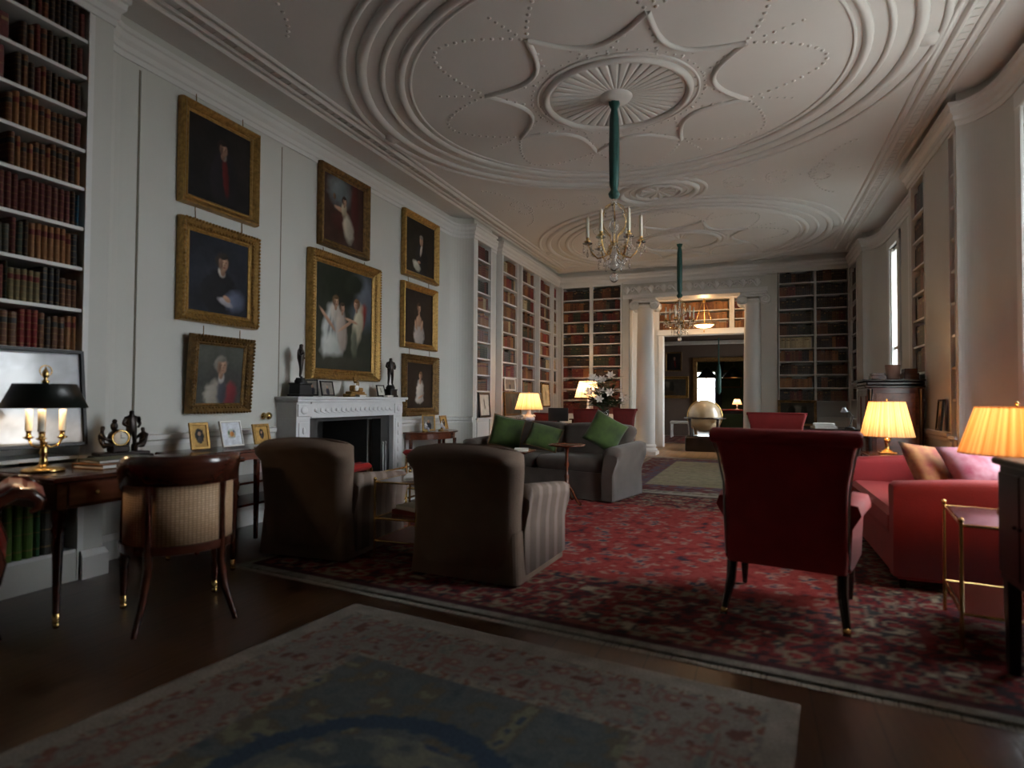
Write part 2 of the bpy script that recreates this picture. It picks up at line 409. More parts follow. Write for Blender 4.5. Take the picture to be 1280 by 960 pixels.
# end wall
w = MB()
w.box(-4.4, 13.04, 0, -2.42, 13.14, 4.0); w.box(.2, 13.04, 0, 2.3, 13.14, 4.0)
w.box(-2.56, YE, 0, -2.42, 13.04, 4.0); w.box(.2, YE, 0, .5, 13.04, 4.0)
w.box(-4.36, YE+.001, 3.74, -2.56, 13.04, 4.0); w.box(.5, YE, 3.80, 1.98, 13.04, 4.0); w.box(1.75, YE, 0, 1.98, 13.04, 3.8)
w.box(-4.36, YE+.001, 0, -3.95, 13.04, 3.74)
w.box(-2.42, YE, 3.40, .2, 13.1, 4.0)
struct(w.build('wall_far', M['wall']))
# right wall
w = MB()
def rw(poly): prism(w, poly, 0, 4.0)
OUT = 2.3
w.box(XR, YB, 0, OUT, 3.35, 4.0)
for y0, y1 in ((3.35, 6.45), (8.2, 11.3)):
    b = bay(y0, y1); h = len(b)//2
    ya = y0+(.65 if y0 < 8 else .53)
    rw([(OUT, y0)] + b[:h] + [(2.0, ya), (OUT, ya)])
    yb = y1-.60
    rw([(OUT, yb), (2.0, yb)] + b[h:] + [(OUT, y1)])
    if y0 > 8: w.box(2.0, 9.18, .45, OUT, 9.95, 3.5); w.box(2.0, 10.47, .45, OUT, 10.70, 3.5)
    else: w.box(2.0, 5.72, .45, OUT, 5.85, 3.5)
    w.box(2.0, ya, 3.5, OUT, yb, 4.0); w.box(2.0, ya, 0, OUT, yb, .45)
w.box(2.08, 6.45, 0, OUT, 8.2, 4.0); w.box(XR, 6.45, 3.72, 2.08, 8.2, 4.0); w.box(XR, 6.45, 0, 2.08, 6.49, 4.0); w.box(XR, 6.68, 0, 2.08, 7.50, 3.72); w.box(XR, 8.1, 0, 2.08, 8.2, 3.72)
w.box(2.08, 11.3, 0, OUT, 12.7, 4.0); w.box(XR, 11.3, 3.72, 2.08, 12.7, 4.0); w.box(XR, 11.3, 0, 2.08, 11.9, 3.72); w.box(XR, 12.6, 0, 2.08, 12.7, 3.72)
struct(w.build('wall_right', M['wall']))
w = MB(); w.box(-4.62, YB-.2, 0, OUT, YB, 4.0); struct(w.build('wall_back', M['wall']))

# ceiling with moulded plaster relief
c = MB(); c.box(-4.62, YB-.2, HC, OUT, 13.2, HC+.15); ceil = struct(c.build('ceiling', M['ceiling']))
def prof(wd, h):
    wd *= .85; h *= .62
    return [(-wd/2, .002), (-wd*.42, -h*.5), (-wd*.15, -h), (wd*.15, -h), (wd*.42, -h*.5), (wd/2, .002)]
def circ(cx, cy, rx, ry, n=96): return [(cx+rx*math.cos(2*PI*i/n), cy+ry*math.sin(2*PI*i/n)) for i in range(n)]
def beads(m, pts, r, step=1):
    for x, y in pts[::step]:
        m.ell((x, y, HC), (r*.75, r*.75, r*.45), 0, 6, 4)
def resample(pts, d):
    out = []; acc = 0
    for a, b in zip(pts[:-1], pts[1:]):
        L = math.dist(a, b); t = -acc
        while t + d <= L:
            t += d; out.append((a[0]+(b[0]-a[0])*t/L, a[1]+(b[1]-a[1])*t/L))
        acc = (acc + L) % d if L else acc
    return out
for cy in (0.0, 5.4, 10.8):
    m = MB()
    for rx, wd, h in ((2.52, .07, .035), (2.36, .11, .055), (2.18, .06, .035), (2.02, .09, .05)):
        m.sweep(prof(wd, h), circ(CX, cy, rx, rx*.935), True, smooth=True, z=HC)
    m.sweep(prof(.035, .02), circ(CX, cy, 1.93, 1.93*.935), True, smooth=True, z=HC)
    o = struct(m.build('trim_ring_moulding', M['ceiling'], ceil))
    m = MB()
    # pointed star of eight inward curving sides
    k = 10 if cy < 8 else 10
    for i in range(8):
        a0 = R(22.5+45*i); a1 = a0+R(45); r0 = 1.22
        p0 = Vector((CX+r0*math.cos(a0), cy+r0*math.sin(a0))); p1 = Vector((CX+r0*math.cos(a1), cy+r0*math.sin(a1)))
        am = (a0+a1)/2; dip = .27; nrm = Vector((-math.cos(am), -math.sin(am)))
        path = [tuple(p0.lerp(p1, t)+nrm*dip*math.sin(PI*t)) for t in [j/12 for j in range(13)]]
        m.sweep(prof(.06, .045), path, smooth=True, z=HC)
        # swag outside each side
        path2 = [tuple(p0.lerp(p1, t)-nrm*.62*math.sin(PI*t)**.8) for t in [j/16 for j in range(17)]]
        beads(m, resample(path2, .075), .026)
        q = Vector((CX+1.72*math.cos(a0), cy+1.65*math.sin(a0)))
        beads(m, resample([tuple(Vector((CX+1.3*math.cos(a0), cy+1.25*math.sin(a0)))), tuple(q)], .07), .022)
        for s_ in (-1, 1):
            fl = [(CX+(1.02-.3*t)*math.cos(a0+s_*R(4+12*t)), cy+(1.02-.3*t)*math.sin(a0+s_*R(4+12*t))) for t in (0, .25, .5, .75, 1)]
            beads(m, fl, .024)
    struct(m.build('trim_star_moulding', M['ceiling'], ceil))
    m = MB()
    m.sweep(prof(.08, .06), circ(CX, cy, .66, .62), True, smooth=True, z=HC)
    m.sweep(prof(.03, .02), circ(CX, cy, .74, .70), True, smooth=True, z=HC)
    beads(m, circ(CX, cy, .79, .75, 60), .018)
    for i in range(40):   # fan of petals
        a = 2*PI*i/40
        m.tube([(CX+r_*math.cos(a), cy+r_*.95*math.sin(a), HC-z) for r_, z in ((.1, .0), (.35, .0), (.60, .0))], [.007, .024, .044], 6, flat=.13)
    m.lathe([(.001, -.05), (.05, -.05), (.09, -.03), (.13, -.03), (.15, 0)], (CX, cy, HC), 20)
    struct(m.build('trim_rose', M['ceiling'], ceil))
for cy in (-2.7, 2.7, 8.1):
    m = MB()
    for r_, wd, h in ((.62, .06, .04), (.50, .10, .07), (.38, .03, .02), (.3, .05, .05)):
        m.sweep(prof(wd, h), circ(CX, cy, r_, r_*.85, 48), True, smooth=True, z=HC)
    for i in range(12):
        a = 2*PI*i/12; m.tube([(CX+.05*math.cos(a), cy+.05*math.sin(a), HC), (CX+.24*math.cos(a), cy+.22*math.sin(a), HC-.01)], [.01, .035], 6, flat=.5)
    for sx in (-1, 1):   # scrolls in the spandrels each side
        for k in range(3):
            x0 = CX+sx*(1.05+.5*k)
            for sy in (-1, 1):
                pts = [(x0+sx*.25*t*math.cos(t*4), cy+sy*(.12+.3*t*math.sin(t*4)*(.5+.3*k))) for t in [j/14 for j in range(15)]]
                beads(m, pts, .022)
        beads(m, resample([(CX+sx*.75, cy), (CX+sx*2.4, cy)], .09), .02)
    struct(m.build('trim_medallion', M['ceiling'], ceil))
m = MB()
def rect(x0, y0, x1, y1): return [(x0, y0), (x1, y0), (x1, y1), (x0, y1)]
for hw, wd, h, ye in ((2.54, .05, .035, 12.15), (2.62, .07, .05, 12.25), (2.74, .04, .03, 12.37), (2.82, .06, .045, 12.45)):
    m.sweep(prof(wd, h), rect(CX-hw, YB+.1+(2.9-hw), CX+hw, ye), True, smooth=False, z=HC)
for sx in (-1, 1):      # fret band between the two outer lines
    y = YB+.3
    while y < 12.35:
        m.box(CX+sx*2.68-.03, y, HC-.008, CX+sx*2.68+.03, y+.05, HC+.001); y += .10
    for cy in (0, 5.4, 10.8):
        m.lathe([(.001, -.04), (.03, -.035), (.05, -.02), (.08, -.02), (.095, .001)], (CX+sx*2.46, cy, HC), 14)
    for cy in (2.7, 8.1):
        beads(m, [(CX+sx*(2.35-.45*math.cos(t)), cy+.9*math.sin(t)) for t in [j*.12-1.3 for j in range(22)]], .024)
struct(m.build('trim_border_moulding', M['ceiling'], ceil))

# cornice all round, at the ceiling
CP = [(.0, -.31), (.012, -.31), (.016, -.27), (.028, -.26), (.03, -.22), (.055, -.19), (.06, -.15), (.075, -.14), (.078, -.11), (.0, -.10)]
m = MB(); m.sweep(CP, right_path, z=HC); m.sweep(CP, [(XR, YE), (XL, YE)], z=HC); m.sweep(CP, left_path, z=HC); m.sweep(CP, [(XL, YB), (XR, YB)], z=HC)
struct(m.build('trim_cornice', M['trim']))
# baseboards and dado rail
BP = [(0, 0), (.03, 0), (.03, .14), (.02, .16), (.012, .18), (0, .18)]
m = MB(); m.sweep(BP, right_path); struct(m.build('baseboard_right', M['trim']))
lp = [p for p in left_path]
pl = [(XL-.3*math.sin(R(a)), 2.90-.26*math.cos(R(a))) for a in range(90, -1, -15)]
m = MB(); m.sweep(BP, [(XP, 4.44)] + pl + [(XL, 2.50)]); m.sweep(BP, [(XL, .88), (XL, YB)])
pf = [(XL-.3*math.cos(R(a)), 8.0+.28*math.sin(R(a))) for a in range(90, -1, -15)]
m.sweep(BP, [(XL, 8.38)] + pf + [(XP, 6.42)])
struct(m.build('baseboard_left', M['trim']))
DP = [(0, .80), (.015, .80), (.02, .83), (.04, .845), (.045, .88), (.02, .885), (0, .89)]
m = MB(); m.sweep(DP, [(XP, 4.46)] + pl[:-2]); m.sweep(DP, [p for p in pf] + [(XP, 6.42)])
m.sweep(DP, [(XR, YB)] + bay(3.35, 6.45)[:17]); m.sweep(DP, [(XR, 6.67), (XR, 7.50)])

struct(m.build('trim_dado', M['trim']))
# jib door cut in the portrait wall
m = MB(); m.box(XP, 3.05, .02, XP+.006, 4.50, 3.66)
d = struct(m.build('door_1', M['wall']))
m = MB()
for y in (3.035, 4.505): m.box(XP, y, .0, XP+.002, y+.012, 3.66)
struct(m.build('door_gap', M['gap'], d))
m = MB(); m.lathe([(.03, 0), (.03, .008), (.012, .012), (.012, .04), (.03, .05), (.036, .065), (.03, .08), (.001, .086)], seg=16)
m.xf(Matrix.Translation((XP+.006, 4.32, 1.0)) @ Matrix.Rotation(PI/2, 4, 'Y')); struct(m.build('door_knob', M['brass'], d))

# windows in the two bays
def window(name, y0, y1):
    z0, z1 = .45, 3.5; x = 2.0
    fr = MB()
    fr.box(x-.03, y0-.12, z0-.05, x+.05, y0+.0, z1+.14, bev=.01); fr.box(x-.03, y1, z0-.05, x+.05, y1+.12, z1+.14, bev=.01)
    fr.box(x-.035, y0-.12, z1, x+.05, y1+.12, z1+.15, bev=.01); fr.box(x-.06, y0-.14, z0-.08, x+.1, y1+.14, z0, bev=.01)
    fr.box(x+.0, y0-.01, z0, x+.075, y0+.035, z1); fr.box(x+.0, y1-.035, z0, x+.075, y1+.01, z1); fr.box(x+.03, y0, z1-.05, x+.09, y1, z1); fr.box(x+.03, y0, z0, x+.09, y1, z0+.06)
    zm = (z0+z1)/2; fr.box(x+.03, y0, zm-.02, x+.09, y1, zm+.02)
    for k in ((1, 2) if y1-y0 > 1 else ()): fr.box(x+.045, y0+(y1-y0)*k/3-.011, z0, x+.075, y0+(y1-y0)*k/3+.011, z1)
    for k in ((1, 2, 4, 5) if y1-y0 > 1 else ()): fr.box(x+.045, y0, z0+(z1-z0)*k/6-.011, x+.075, y1, z0+(z1-z0)*k/6+.011)
    o = struct(fr.build(name, M['trim']))
    p = MB(); p.box(x+.058, y0, z0, x+.062, y1, z1); struct(p.build('window_pane', M['pane'], o))
window('window_1', 4.0, 5.72); window('window_2', 9.95, 10.47); window('window_4', 8.73, 9.18)

# columned screen
def volute(m, x, z, y0, y1, s):
    pts = []
    for i in range(30):
        t = i/29; a = PI/2 - s*(t*4.2*PI); r_ = .10*(1-t)+.012
        pts.append((x+r_*math.cos(a), 0, z+r_*math.sin(a)))
    for y in (y0, y1):
        m.tube([(p[0], y, p[2]) for p in pts], .013, 6)
    mm = MB(); mm.lathe([(.10, 0), (.07, (y1-y0)*.3), (.07, (y1-y0)*.7), (.10, y1-y0)], seg=20, caps=True)
    m.join(mm, Matrix.Translation((x, y0, z)) @ Matrix.Rotation(-PI/2, 4, 'X'))
for i, x in enumerate((-2.09, .07)):
    cy = 12.86
    t = T('ionic_column', ('white Ionic column left of the opening beside the flowers', 'white Ionic column right of the opening, in front of the doorway')[i], 'column', (x, cy, 0), group=None)
    b = MB(); b.box(-.25, -.25, 0, .25, .25, .07); b.lathe([(.24, .07), (.255, .10), (.24, .13), (.215, .14), (.21, .16), (.225, .175), (.225, .20), (.205, .215), (.20, .23)], seg=32, caps=True)
    b.build('base', M['trim'], t)
    s = MB(); s.lathe([(.20, .23), (.198, 1.0), (.19, 1.8), (.178, 2.6), (.170, 3.10), (.185, 3.11), (.185, 3.13)], seg=36, caps=True); s.build('shaft', M['trim'], t)
    k = MB(); k.lathe([(.17, 3.13), (.20, 3.16), (.215, 3.19), (.2, 3.21)], seg=28, caps=True)
    for sx in (-1, 1): volute(k, sx*.21, 3.18, -.19, .19, sx)
    k.box(-.22, -.19, 3.24, .22, .19, 3.29, bev=.01); k.box(-.25, -.22, 3.29, .25, .22, 3.34, bev=.01); k.build('capital', M['trim'], t)
m = MB()
m.box(-2.55, YE-.02, 3.34, .33, 13.1, 3.42); m.box(-2.55, YE-.035, 3.40, .33, YE, 3.43)
m.box(-2.55, YE-.04, 3.66, .33, YE, 3.70)
x = -2.46; k = 0
while x < .26:     # anthemion and scroll frieze
    if k % 2 == 0:
        for a in (-50, -25, 0, 25, 50):
            m.tube([(x, YE-.004, 3.45), (x+.08*math.sin(R(a)), YE-.03, 3.45+.16*math.cos(R(a)))], [.014, .028], 5)
    else:
        m.sweep([(-.008, -.01), (.008, -.01), (.008, .01), (-.008, .01)], [(0, 0), (1, 0)]) if False else None
        m.tube([(x+.06*math.cos(t)*(1-t/9), YE-.006, 3.54+.06*math.sin(t)*(1-t/9)) for t in [j*.6 for j in range(13)]], .020, 5)
    x += .13; k += 1
struct(m.build('trim_frieze', M['trim']))
# lobby behind the columns
w = MB()
w.box(-2.9, 13.14, 0, -2.8, 15.0, 3.8); w.box(.55, 13.14, 0, .65, 13.4, 3.8); w.box(.55, 14.7, 0, .65, 15.0, 3.8); w.box(.55, 13.4, 0, .65, 14.7, .5); w.box(.55, 13.4, 3.0, .65, 14.7, 3.8); w.box(-4.2, 13.14, 3.8, 2.3, 15.2, 3.9)
w.box(-2.9, 15.0, 0, -2.0, 15.2, 2.85); w.box(-.02, 15.0, 0, .65, 15.2, 2.85)
w.box(-2.0, 15.001, 2.76, -.02, 15.25, 2.849); w.box(-2.9, 15.0, 3.62, .65, 15.3, 3.8); w.box(-2.9, 15.0, 2.85, .65, 15.29, 2.875)
w.box(-.455, 15.0, 2.875, -.345, 15.3, 3.62); w.box(-2.9, 15.0, 2.875, -2.105, 15.3, 3.62)
w.box(-3.0, 15.305, 2.85, .8, 15.36, 3.9)
struct(w.build('wall_lobby', M['trim']))
m = MB()
for x0, x1 in ((-2.12, -2.0), (-.02, .1)): m.box(x0, 14.95, 0, x1, 15.0, 2.88, bev=.01)
m.box(-2.14, 14.94, 2.76, .12, 15.0, 2.90, bev=.01)
struct(m.build('trim_lobby_doorcase', M['trim']))
# dark room beyond and the room after it
w = MB()
w.box(-6.1, 15.3, 0, -6.0, 20, 3.2); w.box(4, 15.3, 0, 4.1, 16.4, 3.2); w.box(4, 19, 0, 4.1, 20, 3.2); w.box(4, 16.4, 2.8, 4.1, 19, 3.2); w.box(4, 16.4, 0, 4.1, 19, .6); w.box(-6, 15.36, 3.1, 4, 20, 3.2)
w.box(-6, 20, 0, -1.61, 20.15, 3.1); w.box(-.05, 20, 0, 4, 20.15, 3.1); w.box(-1.61, 20, 2.42, -.05, 20.15, 3.1)
w.box(-6, 15.22, 0, -2.9, 15.3, 3.1); w.box(.65, 15.22, 0, 4, 15.3, 3.1)
struct(w.build('wall_drawing_room', M['brownwall']))
w = MB()
w.box(-6, 19.9, 2.96, 4, 20, 3.08)
for i in range(60): w.box(-6+i*.17, 19.86, 2.98, -5.9+i*.17, 19.92, 3.06)
struct(w.build('trim_drawing_room_cornice', M['trim']))
w = MB()
for x0, x1 in ((-1.73, -1.59), (-.07, .07)): w.box(x0, 19.93, 0, x1, 20.02, 2.5, bev=.02)
w.box(-1.73, 19.92, 2.40, .07, 20.02, 2.54, bev=.02); struct(w.build('trim_gilt_doorcase', M['giltdark']))
w = MB()
w.box(-4, 25, 0, -2.05, 25.15, 3.2); w.box(-1.25, 25, 0, 2.2, 25.15, 3.2); w.box(-2.05, 25, 0, -1.25, 25.15, .95); w.box(-2.05, 25, 2.35, -1.25, 25.15, 3.2)
w.box(-4, 20.15, 0, -3.9, 25, 3.2); w.box(2.1, 20.15, 0, 2.2, 25, 3.2); w.box(-4, 20.15, 3.1, 2.2, 25, 3.2)
struct(w.build('wall_green_room', M['greenwall']))
w = MB(); w.box(-2.05, 25.05, .95, -1.98, 25.1, 2.35); w.box(-1.32, 25.05, .95, -1.25, 25.1, 2.35); w.box(-2.05, 25.05, 2.28, -1.25, 25.1, 2.35); w.box(-2.05, 25.05, 1.62, -1.25, 25.1, 1.66); w.box(-2.05, 25.05, .95, -1.25, 25.1, 1.0); w.box(-1.66, 25.06, .95, -1.64, 25.09, 2.35)
o = struct(w.build('window_3', M['trim'])); p = MB(); p.box(-2.05, 25.07, .95, -1.25, 25.075, 2.35); struct(p.build('window_pane', M['pane'], o))
w = MB(); w.box(2.4, -8, -.6, 60, 40, -.5); w.box(-30, 26.1, -.6, 30, 60, -.5)
struct(w.build('ground_outside', M['ground']))
m = MB(); m.box(.56, 13.4, .5, .62, 13.46, 3.0); m.box(.56, 14.64, .5, .62, 14.7, 3.0); m.box(.56, 13.4, 2.94, .62, 14.7, 3.0); m.box(.56, 13.4, .5, .62, 14.7, .56); m.box(.57, 13.4, 1.73, .61, 14.7, 1.77); m.box(.57, 14.03, .5, .61, 14.07, 3.0)
o = struct(m.build('window_5', M['trim'])); p = MB(); p.box(.588, 13.4, .5, .592, 14.7, 3.0); struct(p.build('window_pane', M['pane'], o))
# door leaf edges folded back at the columns: brass hinges seen beside the column
SKY = 13.5
LAMPS = []
# ------------------------------------------------------------------ bookcases and books
def leather(name, col, gold=.8, labelcol=None):
    m = mat(name, col, .45, noise=.4, nscale=3, coat=.15)
    nt = m.node_tree; b = nt.nodes['Principled BSDF']; src = b.inputs['Base Color'].links[0].from_socket
    tc = _n(nt, 'ShaderNodeTexCoord'); sp = _n(nt, 'ShaderNodeSeparateXYZ'); nt.links.new(tc.outputs['Object'], sp.inputs[0])
    cr = _n(nt, 'ShaderNodeValToRGB'); cr.color_ramp.interpolation = 'CONSTANT'; e = cr.color_ramp.elements
    e[0].position = 0; e[0].color = (0,0,0,1); e[1].position = .08; e[1].color = (gold,)*3+(1,)
    for p_ in (.10, .27, .285, .46, .475, .64, .655, .83, .845, .93, .945):
        x = e.new(p_); k = [.10, .27, .285, .46, .475, .64, .655, .83, .845, .93, .945].index(p_)
        x.color = ((gold,)*3+(1,)) if k % 2 == 1 else (0, 0, 0, 1)
    nt.links.new(sp.outputs[2], cr.inputs[0])
    mx = _n(nt, 'ShaderNodeMix', data_type='RGBA'); nt.links.new(cr.outputs[0], mx.inputs[0]); nt.links.new(src, mx.inputs[6]); mx.inputs[7].default_value = (.30, .19, .07, 1)
    fin = mx.outputs[2]
    if labelcol:
        c2 = _n(nt, 'ShaderNodeValToRGB'); c2.color_ramp.interpolation = 'CONSTANT'; e = c2.color_ramp.elements
        e[0].position = 0; e[0].color = (0,0,0,1); e[1].position = .66; e[1].color = (1,1,1,1); x = e.new(.82); x.color = (0,0,0,1)
        nt.links.new(sp.outputs[2], c2.inputs[0]); m2 = _n(nt, 'ShaderNodeMix', data_type='RGBA')
        nt.links.new(c2.outputs[0], m2.inputs[0]); nt.links.new(fin, m2.inputs[6]); m2.inputs[7].default_value = (*labelcol, 1); fin = m2.outputs[2]
    nt.links.new(fin, b.inputs['Base Color']); return m
PAL = dict(
    brown=((.13, .045, .018), 'brown'), tan=((.27, .115, .04), 'tan'), dark=((.028, .014, .010), 'dark brown'),
    red=((.20, .008, .010), 'bright red'), maroon=((.10, .012, .010), 'dark red'), black=((.012, .012, .014), 'black'),
    green=((.022, .035, .022), 'dark green'), grey=((.05, .05, .04), 'grey-green'), lime=((.10, .20, .035), 'light green'),
    leafgreen=((.025, .11, .045), 'green'), blue=((.006, .10, .17), 'blue'), cream=((.42, .34, .20), 'cream'), gold=((.16, .13, .06), 'gilded green'))
BM = {k: leather(k+'_leather', v[0], .9 if k in ('gold', 'red', 'brown') else .6, (.12, .01, .01) if k in ('tan', 'gold') else ((.02,.02,.02) if k == 'brown' else None)) for k, v in PAL.items()}
_bk = MB()
prof_s = [(-.5, .12), (-.44, .02), (-.25, -.03), (0, -.045), (.25, -.03), (.44, .02), (.5, .12)]
loopb = [(x, y) for x, y in prof_s] + [(.5, 1.0), (-.5, 1.0)]
_bk.loft([[(x, y, 0) for x, y in loopb], [(x, y, 1) for x, y in loopb]], smooth=False)
BMESH = {k: _bk.mesh('book', BM[k]) for k in PAL}
NB = [0]
def book(px, py, pz, w, d, h, rz, colour, label, group, lean=0):
    o = bpy.data.objects.new('book', BMESH[colour]); COL.objects.link(o)
    o.location = (px, py, pz); o.rotation_euler = (0, lean, rz); o.scale = (w*.97, d, h)
    tag(o, label, 'book', group); NB[0] += 1
    return o
STUFF = MB()
def stuff_book(Mx, x, w, d, h, z, colour):
    c = PAL[colour][0]; k = random.uniform(.7, 1.35); c = tuple(q*k for q in c); g = (.24, .15, .055)
    x0, x1, y0, y1 = x-w/2+.0006, x+w/2-.0006, 0.0, d
    lv = [0, .12, .135, .45, .465, .80, .815, 1.0] if random.random() < .6 else [0, .7, .82, 1.0]
    cols = [c, g]*4 if len(lv) == 8 else [c, g if random.random() < .5 else tuple(q*.4 for q in c), c]
    for i in range(len(lv)-1):
        za, zb = z+h*lv[i], z+h*lv[i+1]
        vs = [Mx @ Vector(p) for p in ((x0, y0, za), (x1, y0, za), (x1, y0, zb), (x0, y0, zb))]
        STUFF.add(vs, [(0, 1, 2, 3)], 0, False, cols[i])
    vs = [Mx @ Vector(p) for p in ((x0, y0, z), (x1, y0, z), (x1, y1, z), (x0, y1, z), (x0, y0, z+h), (x1, y0, z+h), (x1, y1, z+h), (x0, y1, z+h))]
    STUFF.add(vs, [(1, 2, 6, 5), (3, 0, 4, 7), (2, 3, 7, 6)], 0, False, c)
    STUFF.add(vs[4:], [(0, 1, 2, 3)], 0, False, (.25, .2, .13)); STUFF.add(vs[:4], [(3, 2, 1, 0)], 0, False, c)
def case(name, label, loc, rz, w, zs, ztop, depth=.33, stile=.04, group=None, base=True, inset=0.0):
    """x from 0 to w is the clear opening; zs are shelf tops from the bottom up"""
    t = T(name, label, 'bookcase', loc, rz, group)
    fr = MB()
    fr.box(-stile, 0, 0, -.001, depth, ztop+.04); fr.box(w+.001, 0, 0, w+stile, depth, ztop+.04); fr.box(-.001, 0, ztop, w+.001, depth, ztop+.04)
    fr.box(-.008, -.006, 0, -.0, .02, ztop); fr.box(w, -.006, 0, w+.008, .02, ztop)
    fr.build('frame', M['trim'], t)
    b = MB(); b.box(-.001, depth-.012, 0, w+.001, depth, ztop); b.build('back_panel', M['trim'], t)
    for z in zs:
        s = MB(); s.box(0.001, .006+inset, z-.022, w-.001, depth-.013, z); s.build('shelf', M['trim'], t)
    if base and zs[0] > .3:
        s = MB(); s.box(.001, .012, .0, w-.001, .03, zs[0]-.023)
        s.box(.04, .004, .22, w-.04, .012, zs[0]-.07, bev=.004); s.build('cupboard_door', M['trim'], t)
    if zs[0] > .3:
        s = MB(); s.box(-stile, -.03, zs[0]-.022, w+stile, .005, zs[0]+.004); s.build('ledge', M['trim'], t)
    return t
ORD = 'first second third fourth fifth sixth seventh eighth ninth tenth eleventh twelfth thirteenth fourteenth fifteenth sixteenth seventeenth eighteenth nineteenth twentieth'.split()
ORD += ['twenty-'+o for o in ORD[:9]] + ['thirtieth', 'thirty-first', 'thirty-second']
def runs(cols, n):
    out = []
    while len(out) < n:
        c = random.choice(cols); out += [c]*random.choice((2, 3, 3, 4, 5, 6))
    return out[:n]
def fill(loc, rz, w, z0, z1, cols, individual=None, depth=.2, setback=.03, wmin=.022, wmax=.042, explicit=None, full=.98):
    """books along one shelf; individual = function(k, n, colour) -> (label, group) or None"""
    Mx = Matrix.Translation(Vector(loc)) @ Matrix.Rotation(rz, 4, 'Z') @ Matrix.Translation((0, setback, 0))
    H = z1-z0-.022
    seq = []; x = 0.003; ws = []
    cl = runs(cols or ["brown"], 80); k = 0; ch = None; hh = ww = 0
    while True:
        c = explicit[k][0] if explicit and k < len(explicit) else (None if explicit else cl[k])
        if c is None: break
        if c != ch or random.random() < .12:
            ch = c; ww = random.uniform(wmin, wmax); hh = random.uniform(.72, .95)*H
        wd = (explicit[k][1] if explicit else ww)*random.uniform(.94, 1.06)
        if x+wd > w*full: break
        ws.append((x+wd/2, wd, hh*random.uniform(.985, 1.01), c)); x += wd; k += 1
    n = len(ws)
    for i, (xx, wd, h, c) in enumerate(ws):
        h = min(h, H-.008)
        info = individual(i, n, c) if individual else None
        if info and NB[0] < 300:
            p = Mx @ Vector((xx, 0, z0)); book(p.x, p.y, p.z+.0005, wd, depth, h, rz, c, info[0], info[1])
        else: stuff_book(Mx, xx, wd, depth, h, z0+.0005, c)

L90 = PI/2
# near bookcase beside the desk (opening from Y .94 to 2.48)
NZ = [.20, .80, 1.47, 1.74, 2.01, 2.27, 2.53, 2.78, 3.02, 3.26, 3.50]
case('bookcase', 'tall white built-in bookcase behind the desk, nearest on the portrait wall side', (XL, .94, 0), L90, 1.54, NZ, 3.74, base=False)
rows = [[('brown', .045), ('brown', .045), ('brown', .05), ('red', .037), ('red', .037), ('red', .037), ('brown', .035), ('dark', .036), ('brown', .038), ('brown', .038), ('tan', .036), ('tan', .03)],
        [('maroon', .032), ('brown', .035), ('maroon', .035), ('green', .02), ('gold', .035), ('gold', .035), ('gold', .035), ('gold', .035), ('gold', .035), ('black', .042), ('black', .036), ('black', .030), ('brown', .036), ('brown', .036), ('brown', .03)],
        [('grey', .036)]*4 + [('maroon', .036), ('green', .036), ('dark', .03)] + [('tan', .034)]*7 + [('black', .04)],
        [('maroon', .036)]*12 + [('dark', .03), ('blue', .022)],
        [('brown', .034), ('tan', .03), ('brown', .034), ('tan', .032), ('brown', .034), ('brown', .034), ('tan', .03), ('brown', .034), ('brown', .036), ('brown', .036), ('dark', .034), ('tan', .034)],
        [('brown', .036), ('tan', .034), ('brown', .035), ('tan', .034), ('tan', .033), ('brown', .035), ('tan', .034), ('brown', .035), ('brown', .035), ('brown', .035), ('dark', .036), ('maroon', .036)],
        [('dark', .036), ('brown', .034), ('dark', .034), ('maroon', .034), ('tan', .03), ('dark', .036), ('dark', .034), ('brown', .036), ('brown', .034), ('maroon', .034), ('dark', .036)],
        [('dark', .04), ('brown', .036), ('maroon', .034), ('brown', .036), ('dark', .034), ('dark', .034), ('dark', .036), ('green', .036), ('dark', .036), ('maroon', .036)],
        [('dark', .04), ('green', .036), ('maroon', .034), ('brown', .036), ('dark', .034), ('dark', .034), ('black', .036), ('black', .036), ('dark', .036), ('maroon', .036)]]
for r_, row in enumerate(rows):
    z0, z1 = NZ[2+r_], (NZ+[3.74])[3+r_]
    tw = sum(a[1] for a in row); w_ = .03
    y0 = 2.478-tw*1.035
    def lab(i, n, c, r_=r_):
        return (f'{PAL[c][1]} leather book, {ORD[n-1-i]} from the pilaster, {ORD[r_]} shelf up above the desk print', 'leather books in the near bookcase')
    fill((XL, y0, 0), L90, 2.478-y0+.05, z0, z1, None, lab, explicit=row, wmin=.03, wmax=.03, full=1.0)
    fill((XL, .95, 0), L90, y0-.955, z0, z1, ['brown', 'dark', 'maroon', 'tan'])
# folio shelf below the desk top
row = [('leafgreen', .05)]*4 + [('lime', .055)]*3 + [('leafgreen', .04), ('grey', .07), ('grey', .07)]
def lab(i, n, c): return (f'tall {PAL[c][1]} folio book under the desk, {ORD[n-1-i]} from the pilaster on the bottom shelf', 'folios on the bottom shelf')
fill((XL, 1.89, 0), L90, .588, NZ[0], NZ[1], None, lab, explicit=row, full=1.0, depth=.24)
fill((XL, .95, 0), L90, .93, NZ[0], NZ[1], ['dark', 'maroon', 'grey'], wmin=.04, wmax=.06)

